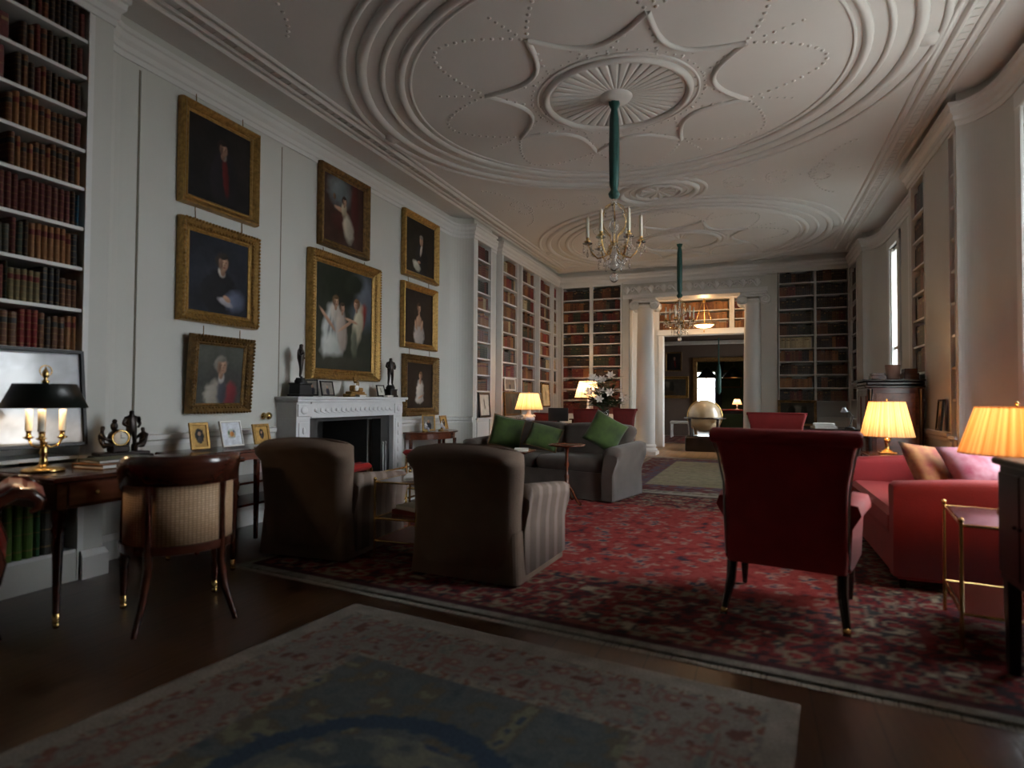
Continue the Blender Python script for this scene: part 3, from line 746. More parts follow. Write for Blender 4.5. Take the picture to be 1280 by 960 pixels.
# far bookcases on the left wall
FZl = [.86, 1.30, 1.56, 1.825, 2.09, 2.355, 2.62, 2.885, 3.15, 3.415]; FT = 3.69
gen = ['brown', 'brown', 'maroon', 'dark', 'tan', 'green', 'cream', 'maroon', 'red', 'tan']
t = case('bookcase', 'narrow white built-in bookcase just past the curved end of the portrait wall', (XL, 8.42, 0), L90, .51, FZl, FT)
for i in range(1, 10):
    def lab(k, n, c, i=i): return (f'{PAL[c][1]} book, {ORD[k]} from the left, {ORD[i-1]} shelf above the print in the narrow bookcase', 'books in the narrow bookcase')
    fill((XL, 8.42, 0), L90, .51, FZl[i], (FZl+[FT])[i+1], [['red','maroon','brown'], ['tan','cream','brown'], ['brown','tan','green'], ['maroon','brown'], ['brown','tan'], ['tan','cream','maroon'], ['green','black','maroon'], ['brown','maroon'], ['dark','brown','maroon']][(i-1) % 9] , lab, full=.97, wmin=.028, wmax=.045)
bays = [(9.46, .68, 'second tall white bookcase on the left wall, behind the sofa lamp'), (10.40, .72, 'third tall white bookcase on the left wall, past the sofa lamp'), (11.42, .72, 'fourth tall white bookcase on the left wall, holding a pale lamplit print'), (12.33, .27, 'thin corner bookcase where the left wall meets the end wall')]
for b_, (y, w_, l) in enumerate(bays):
    case('bookcase', l, (XL, y, 0), L90, w_, FZl, FT, group=None)
    for i in range(1, 10):
        def lab(k, n, c, i=i): return (f'{PAL[c][1]} book, {ORD[k]} from the left, {ORD[i-1]} shelf up in the bookcase behind the lamp', 'books in the bookcase behind the lamp')
        fill((XL, y, 0), L90, w_, FZl[i], (FZl+[FT])[i+1], gen, lab if (b_ == 0 and i <= 6) else None)
# end wall bookcases
EZ = [.85]+[1.16+.2475*i for i in range(10)]; ET = 3.66
for x, w_, l, cs in ((-3.90, .61, 'left bay of white bookcase on the end wall left of the columns', ['black','dark','maroon','tan','brown','green','dark','maroon']), (-3.215, .61, 'right bay of white bookcase on the end wall, behind the lilies', ['black','dark','maroon','green','black','brown','grey'])):
    case('bookcase', l, (x, YE, 0), 0, w_, EZ, ET, stile=.033)
    for i in range(0, 11):
        cc = ['maroon', 'maroon', 'dark'] if i in (0, 1, 2) else (['maroon', 'red', 'dark'] if (i == 3 and x > -3.3) else cs)
        fill((x, YE, 0), 0, w_, EZ[i], (EZ+[ET])[i+1], cc, full=.99)
EZ = [.85]+[1.17+.2565*i for i in range(10)]; ET = 3.74
for x, w_, l in ((.54, .61, 'left bay of white bookcase on the end wall right of the columns'), (1.19, .54, 'right bay of white bookcase on the end wall, in the right corner')):
    case('bookcase', l, (x, YE, 0), 0, w_, EZ, ET, stile=.018)
    for i in range(1, 11):
        cc = {3: ['brown', 'dark'], 4: ['tan', 'maroon', 'black', 'brown'], 5: ['cream'] if x < 1 else ['maroon', 'dark', 'tan'], 8: ['black', 'dark']}.get(i, ['dark', 'maroon', 'brown', 'black', 'dark'])
        if x < 1 and i == 2: cc = ['brown', 'tan']
        fill((x, YE, 0), 0, w_, EZ[i], (EZ+[ET])[i+1], cc, full=.97)
# right wall: pier bookcases and the corner one
RZ = [.85]+[1.20+.30*i for i in range(8)]; RT = 3.66
for y1, w_, l in ((8.06, .52, 'dark-filled white bookcase in the pier between the windows, behind the tall cabinet'), (6.66, .14, 'very narrow bookcase at the near edge of the window pier'), (12.56, .62, 'small bookcase on the right wall in the far corner')):
    case('bookcase', l, (XR, y1, 0), -L90, w_, RZ, RT, depth=.30, stile=.03)
    for i in range(1, 9):
        fill((XR, y1, 0), -L90, w_, RZ[i], (RZ+[RT])[i+1], ['dark', 'black', 'black', 'maroon', 'dark'], full=.98, wmin=.03)
# shelves over the lobby door
for x, w_, l in ((-2.10, 1.64, 'long white bookshelf high over the lobby doorway'), (-.34, .86, 'short white bookshelf over the doorway behind the right column')):
    t = T('bookcase', l, 'bookcase', (x, 15.0, 0), 0)
    for z in (2.90, 3.13, 3.36):
        s = MB(); s.box(0, .0, z-.02, w_, .29, z); s.build('shelf', M['trim'], t)
    for i, z in enumerate((2.90, 3.13, 3.36)):
        fill((x, 15.0, 0), 0, w_, z, (3.13, 3.36, 3.62)[i], ['tan', 'brown', 'brown', 'maroon', 'tan'], full=.99, setback=.05)
o = STUFF.build('books', M['bookv'], recalc=False)
tag(o, 'rows of old leather-bound books filling the farther bookcases and upper shelves', 'books', kind='stuff')
# ------------------------------------------------------------------ paintings and framed pictures
def painter(w, h, bg, blobs, seed=0, bg2=None):
    def fn(U, V):
        x = U/(h/2); y = V/(h/2)
        n = vnoise(x*3+7, y*3+3, seed)*.6+vnoise(x*11, y*11, seed+1)*.4
        c = np.array(bg)[None, None, :]*(.7+.6*n[..., None])
        if bg2 is not None:
            k = np.clip(vnoise(x*1.3+5, y*1.3, seed+5)*1.6-.4, 0, 1)[..., None]; c = c*(1-k)+np.array(bg2)*k*(.8+.4*n[..., None])
        for b in blobs:
            cx, cy, rx, ry, rot, col, soft = b
            a = R(rot); dx = x-cx; dy = y-cy
            u = (dx*math.cos(a)+dy*math.sin(a))/rx; v = (-dx*math.sin(a)+dy*math.cos(a))/ry
            d = np.sqrt(u*u+v*v)+(vnoise(x*9+3, y*9, seed+9)-.5)*.22
            k = np.clip((1-d)/max(soft, .02)+.5, 0, 1)[..., None]
            shade = (.75+.5*np.clip(-.6*u+.4*v+.3, 0, 1))[..., None]*(.85+.3*n[..., None])
            c = c*(1-k)+np.array(col)*shade*k
        return np.clip(c, .003, 1)
    return fn
def gframe(W, H, fw, depth, style):
    """frame around an opening W x H, profile width fw, standing out of the wall along -y"""
    m = MB(); p = [(0, 0), (0, .35*depth), (.18*fw, .5*depth), (.3*fw, .42*depth), (.55*fw, .75*depth), (.8*fw, depth), (.93*fw, .9*depth), (fw, .5*depth), (fw, 0)]
    if style == 'flat': p = [(0, 0), (0, .8*depth), (.1*fw, depth), (.9*fw, depth), (fw, .8*depth), (fw, 0)]
    m.sweep(p, [(-W/2, -H/2), (W/2, -H/2), (W/2, H/2), (-W/2, H/2)], True, side=-1)
    if style == 'carved':
        for d_, r_, t_ in ((.86*fw, .012, .98*depth), (.42*fw, .009, .62*depth)):
            a, b = W/2+d_, H/2+d_
            pts = resample([(-a, -b), (a, -b), (a, b), (-a, b), (-a, -b)], .032)
            for x, y in pts: m.ell((x, y, t_), (r_*1.15, r_*1.15, r_), 0, 6, 4)
    m.xf(Matrix.Rotation(PI/2, 4, 'X')); return m
def picture(name, label, cat, loc, rz, W, H, fw, depth, style, fmat, colfn, res=.009, tilt=0, chains=None, group=None, stand=False, mount=None, glassy=False):
    """W,H overall size; loc = centre at the back plane"""
    t = T(name, label, cat, loc, rz, group)
    if tilt: t.rotation_euler = (tilt, 0, rz)
    w, h = W-2*fw, H-2*fw
    c = grid_obj('canvas', w+.01, h+.01, max(8, int(w/res)), max(8, int(h/res)), colfn(w, h), M['glazed'] if glassy else M['vcol'], t, vertical=True, thick=.01)
    c.location = (0, -.02 if depth > .03 else -.008, 0)
    gframe(w, h, fw, depth, style).build('frame', fmat, t)
    if chains:
        for sx in (-1, 1):
            m = MB(); m.tube([(sx*W*.3, -.012, H/2-.01), (sx*W*.3, -.006, H/2+chains-.012)], .004, 6); m.build('hanging_chain', M['giltdark'], t)
    if stand:
        m = MB(); m.tube([(0, -.002, H*.25), (0, H*.30, -H/2+.02)], [.005, .005], 6); m.build('strut', M['dark'], t)
    return t
M['glazed'] = mat('glazed_print', rough=.35, vcol=True, spec=.5, coat=1.0)
skin = (.42, .25, .17); skind = (.34, .20, .14)
def P_(seed, bg, blobs, bg2=None): return lambda w, h: painter(w, h, bg, blobs, seed, bg2)
BK = (.012, .011, .011)
def head(cx, cy, s_, look=1, hair=(.03, .02, .016), hs=1.0, sk=skin, tilt=0):
    sh = tuple(q*.45 for q in sk); r_ = tuple(min(1, q*1.15) for q in sk)
    return [(cx-look*.15*s_, cy+.25*s_, .98*s_*hs, 1.05*s_*hs, tilt, hair, .3), (cx-look*.1*s_, cy-1.05*s_, .36*s_, .55*s_, 0, tuple(q*.7 for q in sk), .4),
            (cx+look*.06*s_, cy, .66*s_, .92*s_, tilt, sk, .22), (cx-look*.38*s_, cy-.1*s_, .30*s_, .75*s_, tilt, sh, .9), (cx+look*.22*s_, cy+.1*s_, .3*s_, .45*s_, tilt, r_, .9),
            (cx-look*.14*s_, cy+.16*s_, .15*s_, .10*s_, 0, sh, .7), (cx+look*.36*s_, cy+.16*s_, .15*s_, .10*s_, 0, sh, .7), (cx+look*.20*s_, cy-.16*s_, .08*s_, .16*s_, 0, sh, .9),
            (cx+look*.14*s_, cy-.46*s_, .18*s_, .06*s_, 0, (.22, .06, .05), .7), (cx-look*.05*s_, cy+.82*s_, .66*s_, .34*s_, tilt, hair, .35)]
man1 = P_(1, BK, [(.12, -.35, .42, .75, 0, (.018, .016, .018), .25), (.16, -.25, .09, .5, 6, (.10, .012, .012), .4), (.10, .26, .07, .11, 8, (.28, .24, .20), .5), *head(.08, .44, .17, 1, (.02, .014, .012), 1.0, skind)], (.02, .016, .014))
man2 = P_(2, (.016, .018, .024), [(.0, -.45, .58, .60, 0, (.014, .014, .017), .25), (.52, -.6, .3, .25, 20, (.10, .12, .18), .8), (.2, -.68, .24, .09, -20, (.34, .33, .36), .5), (.06, .12, .10, .15, 25, (.50, .47, .42), .4), *head(.12, .36, .22, 1, (.03, .024, .02), 1.05, skin), (.25, -.58, .13, .07, -30, skin, .4)], (.026, .03, .042))
man3 = P_(3, (.05, .05, .045), [(-.12, -.75, .5, .55, 8, (.30, .27, .23), .35), (.42, -.75, .3, .5, -12, (.18, .03, .035), .5), (.1, -.6, .2, .5, 0, (.06, .062, .075), .6), (.05, -.1, .12, .2, 0, (.45, .43, .40), .5), *head(.05, .30, .29, 1, (.19, .175, .15), 1.0, skin)], (.08, .085, .07))
lady4 = P_(4, (.045, .022, .016), [(-.2, .62, .5, .45, 0, (.16, .19, .20), .9), (.52, .2, .2, .9, 0, (.07, .016, .014), .6), (-.05, -.35, .5, .28, -10, (.06, .02, .016), .6), (.2, -.45, .24, .42, 12, (.44, .40, .32), .5), (-.15, .06, .3, .07, -8, skin, .5), (-.02, .1, .13, .2, 0, (.40, .34, .24), .5), *head(0, .36, .12, 1, (.03, .018, .012)), (-.48, .4, .07, .09, 0, (.16, .10, .06), .5)])
group5 = P_(5, (.022, .026, .018), [(.62, .45, .42, .5, 0, (.11, .13, .16), .9), (-.1, .62, .5, .42, 0, (.012, .016, .010), .5), (.3, .75, .3, .2, 20, (.014, .02, .012), .6), (-.42, -.28, .24, .55, -8, (.40, .42, .41), .45), (-.50, -.30, .03, .45, -12, (.2, .21, .21), .9), (-.38, -.32, .03, .45, -4, (.18, .19, .19), .9), (-.30, -.45, .03, .35, 6, (.2, .2, .2), .9), (-.38, -.62, .3, .3, 0, (.44, .46, .44), .5), (-.30, .12, .13, .2, 0, (.44, .40, .36), .5), *head(-.28, .32, .105, 1, (.10, .06, .03)), (-.1, -.2, .15, .42, 4, (.36, .30, .26), .5), *head(-.08, .22, .09, 1, (.05, .03, .02)), (-.52, -.05, .28, .04, -42, skin, .5), (.02, -.12, .24, .035, 30, skin, .5), (.56, .1, .12, .3, -16, (.20, .03, .024), .5), (.42, -.08, .15, .42, -12, (.42, .38, .28), .5), *head(.36, .34, .10, -1, (.18, .09, .04)), (.3, -.45, .1, .3, 0, (.10, .11, .08), .6), (.2, .0, .2, .03, -10, skin, .5), (0, -.9, 1, .18, 0, (.035, .035, .025), .6)])
man6 = P_(6, (.02, .016, .012), [(.1, -.5, .45, .75, 0, (.016, .015, .016), .25), (-.28, -.72, .28, .16, -25, (.42, .42, .36), .5), (.05, -.05, .07, .24, -14, (.48, .45, .40), .5), (.06, .30, .13, .19, 0, skin, .3), (.06, .45, .12, .08, 0, (.22, .20, .18), .6), (-.1, -.55, .1, .05, 0, skin, .5)])
lady7 = P_(7, (.018, .013, .011), [(0, -.7, .36, .5, 0, (.34, .30, .28), .4), (-.02, -.15, .2, .22, 0, skin, .35), (0, .1, .06, .16, 0, skin, .4), *head(0, .36, .16, 1, (.05, .028, .016)), (-.22, -.3, .08, .2, 20, skin, .5), (.2, -.3, .08, .2, -20, skin, .5)])
lady8 = P_(8, (.022, .016, .013), [(0, -.25, .3, .5, 0, (.46, .42, .38), .4), (-.05, -.62, .32, .18, 0, (.42, .38, .34), .5), (.06, -.5, .24, .05, 20, skin, .4), (0, .2, .09, .14, 0, skin, .4), *head(.02, .42, .16, -1, (.16, .09, .05))])
def wallpic(label, y0, y1, z0, z1, fn, fw, style, fm, chains, tilt=0, res=.009, depth=.075):
    return picture('portrait_painting', label, 'painting', (XP+.008+(.03 if tilt else 0), (y0+y1)/2, (z0+z1)/2), L90, y1-y0, z1-z0, fw, depth, style, fm, fn, chains=chains, tilt=tilt, res=res)
wallpic('highest of the left column of portraits, man in a red waistcoat on black', 3.36, 4.17, 2.76, 3.62, man1, .085, 'plain', M['gilt'], .10)
wallpic('middle portrait of the left column, seated dark-coated man with papers, carved gilt frame', 3.37, 4.18, 1.80, 2.65, man2, .10, 'carved', M['gilt'], .12)
wallpic('small portrait of a grey-haired man in a red coat, dark carved frame above the photographs', 3.46, 4.09, 1.04, 1.70, man3, .085, 'carved', M['giltdark'], .085, tilt=R(4))
wallpic('portrait of a seated lady in white hung above the large picture', 5.02, 5.89, 2.82, 3.72, lady4, .085, 'plain', M['giltdark'], .06)
picture('group_painting', 'largest painting, three robed figures under trees, carved gilt frame above the mantel', 'painting', (XP+.008, 5.49, 2.06), L90, 1.23, 1.38, .12, .09, 'carved', M['gilt'], group5, chains=.065)
wallpic('portrait of an old man in a black coat, highest of the right column', 6.66, 7.59, 2.82, 3.71, man6, .085, 'plain', M['gilt'], .05)
wallpic('portrait of a lady in a low white gown, middle of the right column', 6.65, 7.56, 1.85, 2.74, lady7, .085, 'plain', M['gilt'], .09)
wallpic('portrait of a lady in white, lowest of the right column, above the half-moon table', 6.70, 7.60, .93, 1.77, lady8, .11, 'carved', M['giltdark'], .09)
# large glazed print standing on the near bookcase ledge, behind the lamp
pale = lambda w, h: painter(w, h, (.50, .53, .56), [(0, 0, .6*w/h, .6, 0, (.56, .57, .58), .4), (0, -.1, .3, .22, 0, (.50, .49, .44), .6)], 20)  # whitish blue paints the windows' reflection in the glass into the print
picture('framed_print', 'large glazed print, pale window reflections painted in, thin black frame behind the black-shaded lamp', 'framed picture', (XL+.05, 1.99, 1.165), L90, .96, .60, .022, .025, 'flat', M['black'], pale, tilt=R(-6), glassy=True, res=.02)
ink = lambda w, h: painter(w, h, (.55, .53, .47), [(0, .1, .14, .5, 6, (.16, .15, .13), .6), (.1, -.2, .2, .16, 20, (.28, .26, .2), .6), (-.1, .45, .12, .14, 0, (.24, .2, .16), .5)], 21)
portr = lambda w, h: painter(w, h, (.22, .2, .17), [(0, -.5, .4, .6, 0, (.03, .03, .04), .3), (0, .2, .17, .24, 0, skin, .3)], 22)
goldp = lambda w, h: painter(w, h, (.60, .50, .30), [(0, 0, .3, .5, 0, (.45, .36, .2), .6), (.05, .2, .14, .2, 0, (.3, .2, .12), .5)], 23)
def shelfpic(label, y0, y1, z0, z1, fn, fm, fw=.03): picture('framed_picture', label, 'framed picture', (XL+.012, (y0+y1)/2, (z0+z1)/2), L90, y1-y0, z1-z0, fw, .02, 'flat', fm, fn, tilt=R(-4), res=.012)
shelfpic('ink drawing in a black frame on the narrow bookcase ledge', 8.46, 8.88, .87, 1.27, ink, M['black'], .035)
shelfpic('small framed photograph on the bookcase shelf left of the porcelain lamp', 9.50, 10.0, 1.315, 1.545, portr, M['paper'])
shelfpic('brass-framed print shining in lamplight on the fourth left bookcase', 11.5, 11.98, 1.0, 1.50, goldp, M['brass'])
tapes = lambda w, h: painter(w, h, (.07, .07, .06), [(-.4, 0, .3, .6, 0, (.10, .06, .05), .8), (.4, .2, .3, .5, 0, (.05, .07, .06), .8)], 24, (.12, .11, .09))
picture('framed_tapestry', 'mottled dark needlework panel standing behind the porcelain lamp', 'framed picture', (XL+.02, 9.85, 1.085), L90, .78, .42, .03, .03, 'flat', M['giltdark'], tapes, tilt=R(-3))
land = lambda w, h: painter(w, h, (.05, .045, .035), [(.0, .35, .7, .35, 0, (.16, .15, .12), .8), (-.5, .0, .35, .8, 0, (.02, .02, .016), .4), (.6, .0, .3, .8, 0, (.02, .02, .016), .4), (0, -.7, 1, .3, 0, (.06, .04, .025), .5)], 25)
picture('framed_landscape', 'dull gilt framed landscape leaning against the end bookcase near the right corner', 'framed picture', (.84, YE-.08, .93), 0, .68, .50, .05, .03, 'plain', M['giltdark'], land, tilt=R(-5))
# rooms beyond
picture('portrait_painting', 'small dark portrait on the brown wall of the room beyond', 'painting', (-2.33, 19.98, 2.42), 0, .52, .64, .05, .04, 'plain', M['giltdark'], man1, chains=None)
picture('landscape_painting', 'large gilt-framed landscape low on the brown wall of the room beyond', 'painting', (-2.55, 19.98, 1.58), 0, 1.40, .72, .10, .05, 'plain', M['gilt'], land)
picture('landscape_painting', 'green landscape painting on the wall of the farthest room, right of the window', 'painting', (-.75, 24.98, 2.0), 0, .9, .7, .06, .04, 'plain', M['giltdark'], lambda w, h: painter(w, h, (.05, .10, .06), [(0, .5, .8, .4, 0, (.2, .26, .24), .8)], 26))
# photographs on the low table and the half-moon table
oval = lambda w, h: painter(w, h, (.50, .30, .09), [(0, 0, .42, .72, 0, (.02, .02, .02), .1), (0, -.35, .2, .3, 0, (.06, .05, .05), .3), (0, .2, .15, .2, 0, skin, .3)], 30)
bird = lambda w, h: painter(w, h, (.66, .70, .76), [(0, 0, .52, .42, 0, (.45, .50, .45), .2), (-.3, .1, .12, .2, 0, (.12, .2, .12), .5), (.05, -.03, .26, .24, 20, (.60, .26, .08), .5), (.3, .2, .1, .1, 0, (.1, .12, .2), .5), (.3, -.25, .1, .1, 0, (.5, .4, .2), .5)], 31)
def tablepic(label, loc, rz, W, H, fn, fm, fw, glassy=False): picture('photo_frame', label, 'photo frame', (loc[0], loc[1], loc[2]+H/2*math.cos(R(13))+.008), rz, W, H, fw, .016, 'flat', fm, fn, tilt=R(-13), stand=True, res=.006, group=None)
TZ = .752
tablepic('gilt frame with an oval black portrait miniature, left of three on the wall table', (-4.06, 3.42, TZ), L90-R(10), .155, .215, oval, M['gilt'], .022)
tablepic('white-mounted colour print of a bird, middle of three frames on the wall table', (-4.05, 3.72, TZ), L90+R(6), .24, .22, bird, M['paper'], .014)
tablepic('square gilt frame with a small portrait, right of three on the wall table', (-4.06, 4.06, TZ), L90, .19, .18, oval, M['gilt'], .026)
# ------------------------------------------------------------------ furniture along the left wall
def tleg(m, x, y, z0, z1, r0, r1, sq=False, seg=10):
    if sq: m.loft([rrect(2*r1, 2*r1, .003, z0, x, y, 1), rrect(2*r0, 2*r0, .003, z1, x, y, 1)])
    else: m.lathe([(r1, z0), (r1*1.1, z0+.02), (r0, z1-.12), (r0*1.25, z1-.10), (r0*.9, z1-.08), (r0*1.3, z1-.04), (r0*1.3, z1)], (x, y, 0), seg, caps=True)
def caster(m, x, y):
    m.lathe([(.016, .03), (.018, .075), (.012, .08)], (x, y, 0), 10, caps=True)
    mm = MB(); mm.lathe([(.001, -.008), (.016, -.008), (.018, 0), (.016, .008), (.001, .008)], seg=12); m.join(mm, Matrix.Translation((x, y, .018)) @ Matrix.Rotation(PI/2, 4, 'X'))
# writing desk
t = T('writing_desk', 'dark wood writing desk with a brass-knobbed drawer under the black-shaded lamp', 'desk', (-3.57, 2.48, 0))
W2, D2 = .36, .60
m = MB(); m.box(-W2, -D2, .735, W2, D2, .765, bev=.008); m.build('desktop', M['mahog'], t)
m = MB(); m.box(-W2+.06, -D2+.05, .7655, W2-.06, D2-.05, .767); m.build('writing_surface', M['dark'], t)
m = MB(); m.box(-W2+.03, -D2+.03, .60, W2-.03, D2-.03, .734); m.build('apron', M['mahog'], t)
for y0 in (-.52, .06):
    m = MB(); m.box(W2-.029, y0, .615, W2-.018, y0+.46, .725, bev=.004); d = m.build('drawer', M['mahog_lt'], t)
    for yy in (y0+.13, y0+.33):
        m = MB(); m.ell((W2-.006, yy, .67), (.014, .014, .014)); m.build('knob', M['brass'], d)
for sx in (-1, 1):
    for sy in (-1, 1):
        m = MB(); tleg(m, sx*(W2-.05), sy*(D2-.05), .07, .60, .026, .015); l = m.build('leg', M['mahog'], t)
        m = MB(); caster(m, sx*(W2-.05), sy*(D2-.05)); m.build('caster', M['brass'], l)
# black-shaded candle lamp
t = T('bouillotte_lamp', 'gilt candlestick lamp with a black metal shade, lit, on the desk end', 'lamp', (-3.55, 2.02, .768))
m = MB(); m.lathe([(.001, 0), (.095, 0), (.10, .012), (.09, .02), (.04, .028), (.02, .04), (.016, .09), (.024, .10), (.016, .115), (.016, .15), (.022, .16)], seg=24, caps=True); m.build('base', M['brass'], t)
m = MB(); m.tube([(0, 0, .15), (0, 0, .515)], .006, 8); m.build('stem', M['brass'], t)
m = MB()
m.lathe([(.14, .475), (.195, .345), (.193, .345), (.138, .473)], seg=40); m.lathe([(.001, .472), (.14, .475)], seg=40)
m.build('lamp_shade', M['black_shade'], t)
m = MB(); m.lathe([(.012, .475), (.02, .49), (.006, .50), (.016, .515), (.014, .54), (.004, .56), (.001, .575)], seg=12, caps=True); m.tube([(0, -.03*math.sin(a), .545+.03*math.cos(a)) for a in [2*PI*j/16 for j in range(17)]], .003, 6, caps=False); m.build('finial', M['brass'], t)
for k in range(3):
    a = R(82+120*k); c, s_ = math.cos(a), math.sin(a)
    m = MB(); m.tube([(0, 0, .15), (.03*c, .03*s_, .13), (.065*c, .065*s_, .14), (.085*c, .085*s_, .175)], .006, 8)
    m.lathe([(.004, .17), (.022, .18), (.026, .186), (.012, .19), (.012, .215), (.016, .22)], (.085*c, .085*s_, 0), 12, caps=True); ar = m.build('arm', M['brass'], t)
    m = MB(); m.lathe([(.016, .22), (.016, .335), (.001, .337)], (.085*c, .085*s_, 0), 12, caps=True); m.build('candle', M['candle'], ar)
    LAMPS.append(((-3.55+.085*c, 2.02+.085*s_, .768+.385), 1.6, (1, .66, .36), .012))
# mantel-style clock with bronze figures
def fig(name, parent, joints, edges, radii, mt, sub=1):
    me = bpy.data.meshes.new(name); me.from_pydata([tuple(j) for j in joints], edges, [])
    me.materials.append(mt)
    o = bpy.data.objects.new(name, me); COL.objects.link(o); o.parent = parent
    sk = o.modifiers.new('skin', 'SKIN'); sk.use_smooth_shade = True
    if not me.skin_vertices: me.skin_vertices.new()
    for i, r_ in enumerate(radii):
        sv = me.skin_vertices[0].data[i]; sv.radius = (r_, r_) if not isinstance(r_, tuple) else r_; sv.use_root = (i == 0)
    s2 = o.modifiers.new('sub', 'SUBSURF'); s2.levels = sub; s2.render_levels = sub
    return o
def standing(name, parent, x, y, z, H, mt, face=0, armout=True, robe=False):
    k = H/1.75; c, s_ = math.cos(face), math.sin(face)
    J = [(0, 0, .95), (0, 0, 1.2), (0, 0, 1.42), (0, 0, 1.52), (0, .02, 1.66), (0, .01, 1.74),
         (.22, 0, 1.40), (.34, .06, 1.15), (.24 if not armout else .50, .26, 1.06 if not armout else 1.26),
         (-.22, 0, 1.40), (-.36, -.04, 1.14), (-.20, .16, 1.0),
         (.11, 0, .86), (.14, .05, .46), (.16, 0, .05), (.19, .14, .03), (-.11, 0, .86), (-.13, .0, .46), (-.14, -.05, .05), (-.14, .09, .03)]
    E_ = [(0,1),(1,2),(2,3),(3,4),(4,5),(2,6),(6,7),(7,8),(2,9),(9,10),(10,11),(0,12),(12,13),(13,14),(14,15),(0,16),(16,17),(17,18),(18,19)]
    Rr = [.17, .15, .16, .065, .105, .07, .085, .06, .045, .085, .06, .045, .11 if not robe else .15, .075 if not robe else .12, .05, .04, .11 if not robe else .15, .075 if not robe else .11, .05, .04]
    P = [(x+(a*c-b*s_)*k, y+(a*s_+b*c)*k, z+h*k) for a, b, h in J]
    return fig(name, parent, P, E_, [r_*k*1.2 for r_ in Rr], mt)
def seated(name, parent, x, y, z, H, mt, face):
    k = H/1.3; c, s_ = math.cos(face), math.sin(face)
    J = [(0, 0, .45), (0, .03, .7), (0, .05, .92), (0, .07, 1.02), (0, .10, 1.15), (0, .10, 1.24), (.2, .05, .9), (.27, .2, .7), (.1, .4, .66), (-.2, .05, .9), (-.27, .16, .68), (-.12, .36, .6),
         (.11, .15, .42), (.13, .5, .44), (.13, .46, .05), (-.11, .15, .42), (-.12, .5, .4), (-.12, .5, .03)]
    E_ = [(0,1),(1,2),(2,3),(3,4),(4,5),(2,6),(6,7),(7,8),(2,9),(9,10),(10,11),(0,12),(12,13),(13,14),(0,15),(15,16),(16,17)]
    Rr = [.19, .15, .16, .065, .11, .07, .085, .06, .05, .085, .06, .05, .13, .09, .05, .13, .09, .05]
    P = [(x+(a*c-b*s_)*k, y+(a*s_+b*c)*k, z+h*k) for a, b, h in J]
    return fig(name, parent, P, E_, [r_*k for r_ in Rr], mt)
t = T('figure_clock', 'dark bronze clock with four small figures round a white dial, on the desk', 'clock', (-3.80, 2.62, .768), L90-R(14))
m = MB(); m.box(-.17, -.07, 0, .17, .07, .03, bev=.006); m.box(-.15, -.06, .03, .15, .06, .05, bev=.005); m.box(-.07, -.05, .05, .03, .05, .09, bev=.005); m.build('base', M['bronze'], t)
m = MB(); mm = MB(); mm.lathe([(.001, -.035), (.05, -.035), (.055, -.03), (.055, .03), (.001, .03)], seg=24); m.join(mm, Matrix.Translation((-.02, 0, .14)) @ Matrix.Rotation(PI/2, 4, 'X')); cs = m.build('clock_drum', M['bronze'], t)
m = MB(); mm = MB(); mm.lathe([(.048, 0), (.054, .004), (.052, .009), (.042, .008), (.042, 0)], seg=28); m.join(mm, Matrix.Translation((-.02, -.034, .14)) @ Matrix.Rotation(PI/2, 4, 'X')); m.build('bezel', M['brass'], cs)
m = MB(); mm = MB(); mm.lathe([(.001, .004), (.043, .004), (.043, 0)], seg=28); m.join(mm, Matrix.Translation((-.02, -.034, .14)) @ Matrix.Rotation(PI/2, 4, 'X')); m.build('dial', M['paper'], cs)
m = MB(); m.box(-.0215, -.0415, .14, -.0185, -.04, .172); m.box(-.02, -.0415, .1385, .004, -.04, .1415); m.build('hands', M['black'], cs)
standing('standing_figure', t, .055, 0, .05, .27, M['bronze'], PI, False)
seated('seated_figure', t, -.125, .0, .03, .20, M['bronze'], -PI/2-.4)
seated('seated_figure', t, .135, -.0, .03, .185, M['bronze'], PI/2+.3)
m = MB(); m.ell((-.045, 0, .215), (.022, .02, .03)); m.ell((-.045, -.005, .248), .015); m.build('cherub', M['bronze'], t)
# big books lying on the desk
def flatbook(label, loc, rz, w, d, h, cover, group=None, nm='large_book', cat='book'):
    t = T(nm, label, cat, loc, rz, group)
    m = MB(); m.box(-w/2, -d/2, 0, w/2, d/2, .005, bev=.001); m.box(-w/2, -d/2, h-.005, w/2, d/2, h, bev=.001); m.box(-w/2-.002, -d/2, 0, -w/2+.005, d/2, h, bev=.001); m.build('cover', cover, t)
    m = MB(); m.box(-w/2+.005, -d/2+.006, .005, w/2-.006, d/2-.006, h-.005); m.build('pages', M['paper'], t)
flatbook('large book with an orange-brown cover, lower of two lying on the desk', (-3.47, 2.36, .768), R(4), .24, .34, .028, BM['tan'])
flatbook('large green and gilt album, upper of two lying on the desk', (-3.48, 2.38, .7965), R(-6), .22, .32, .02, BM['green'])

# low wall table with shelves
t = T('wall_table', 'dark red mahogany side table with a lower shelf under the three photograph frames', 'table', (-4.02, 3.79, 0))
m = MB(); m.box(-.235, -.60, .722, .22, .60, .75, bev=.006); m.build('table_top', M['mahog'], t)
m = MB(); m.box(-.20, -.56, .66, .19, .56, .7215); m.build('apron', M['mahog_lt'], t)
m = MB(); m.box(-.20, -.56, .46, .19, .56, .48); m.box(-.20, -.56, .28, .19, .56, .30); m.build('shelf', M['mahog'], t)
for sx in (-.2, .19):
    for sy in (-.56, .0, .56):
        m = MB(); tleg(m, sx, sy, 0, .66, .02, .014, True); m.build('leg', M['mahog'], t)

# cane tub chair at the desk
ca = T('cane_chair', 'mahogany tub desk chair with a woven cane back, pulled up to the desk', 'chair', (-2.90, 2.33, 0), R(60))
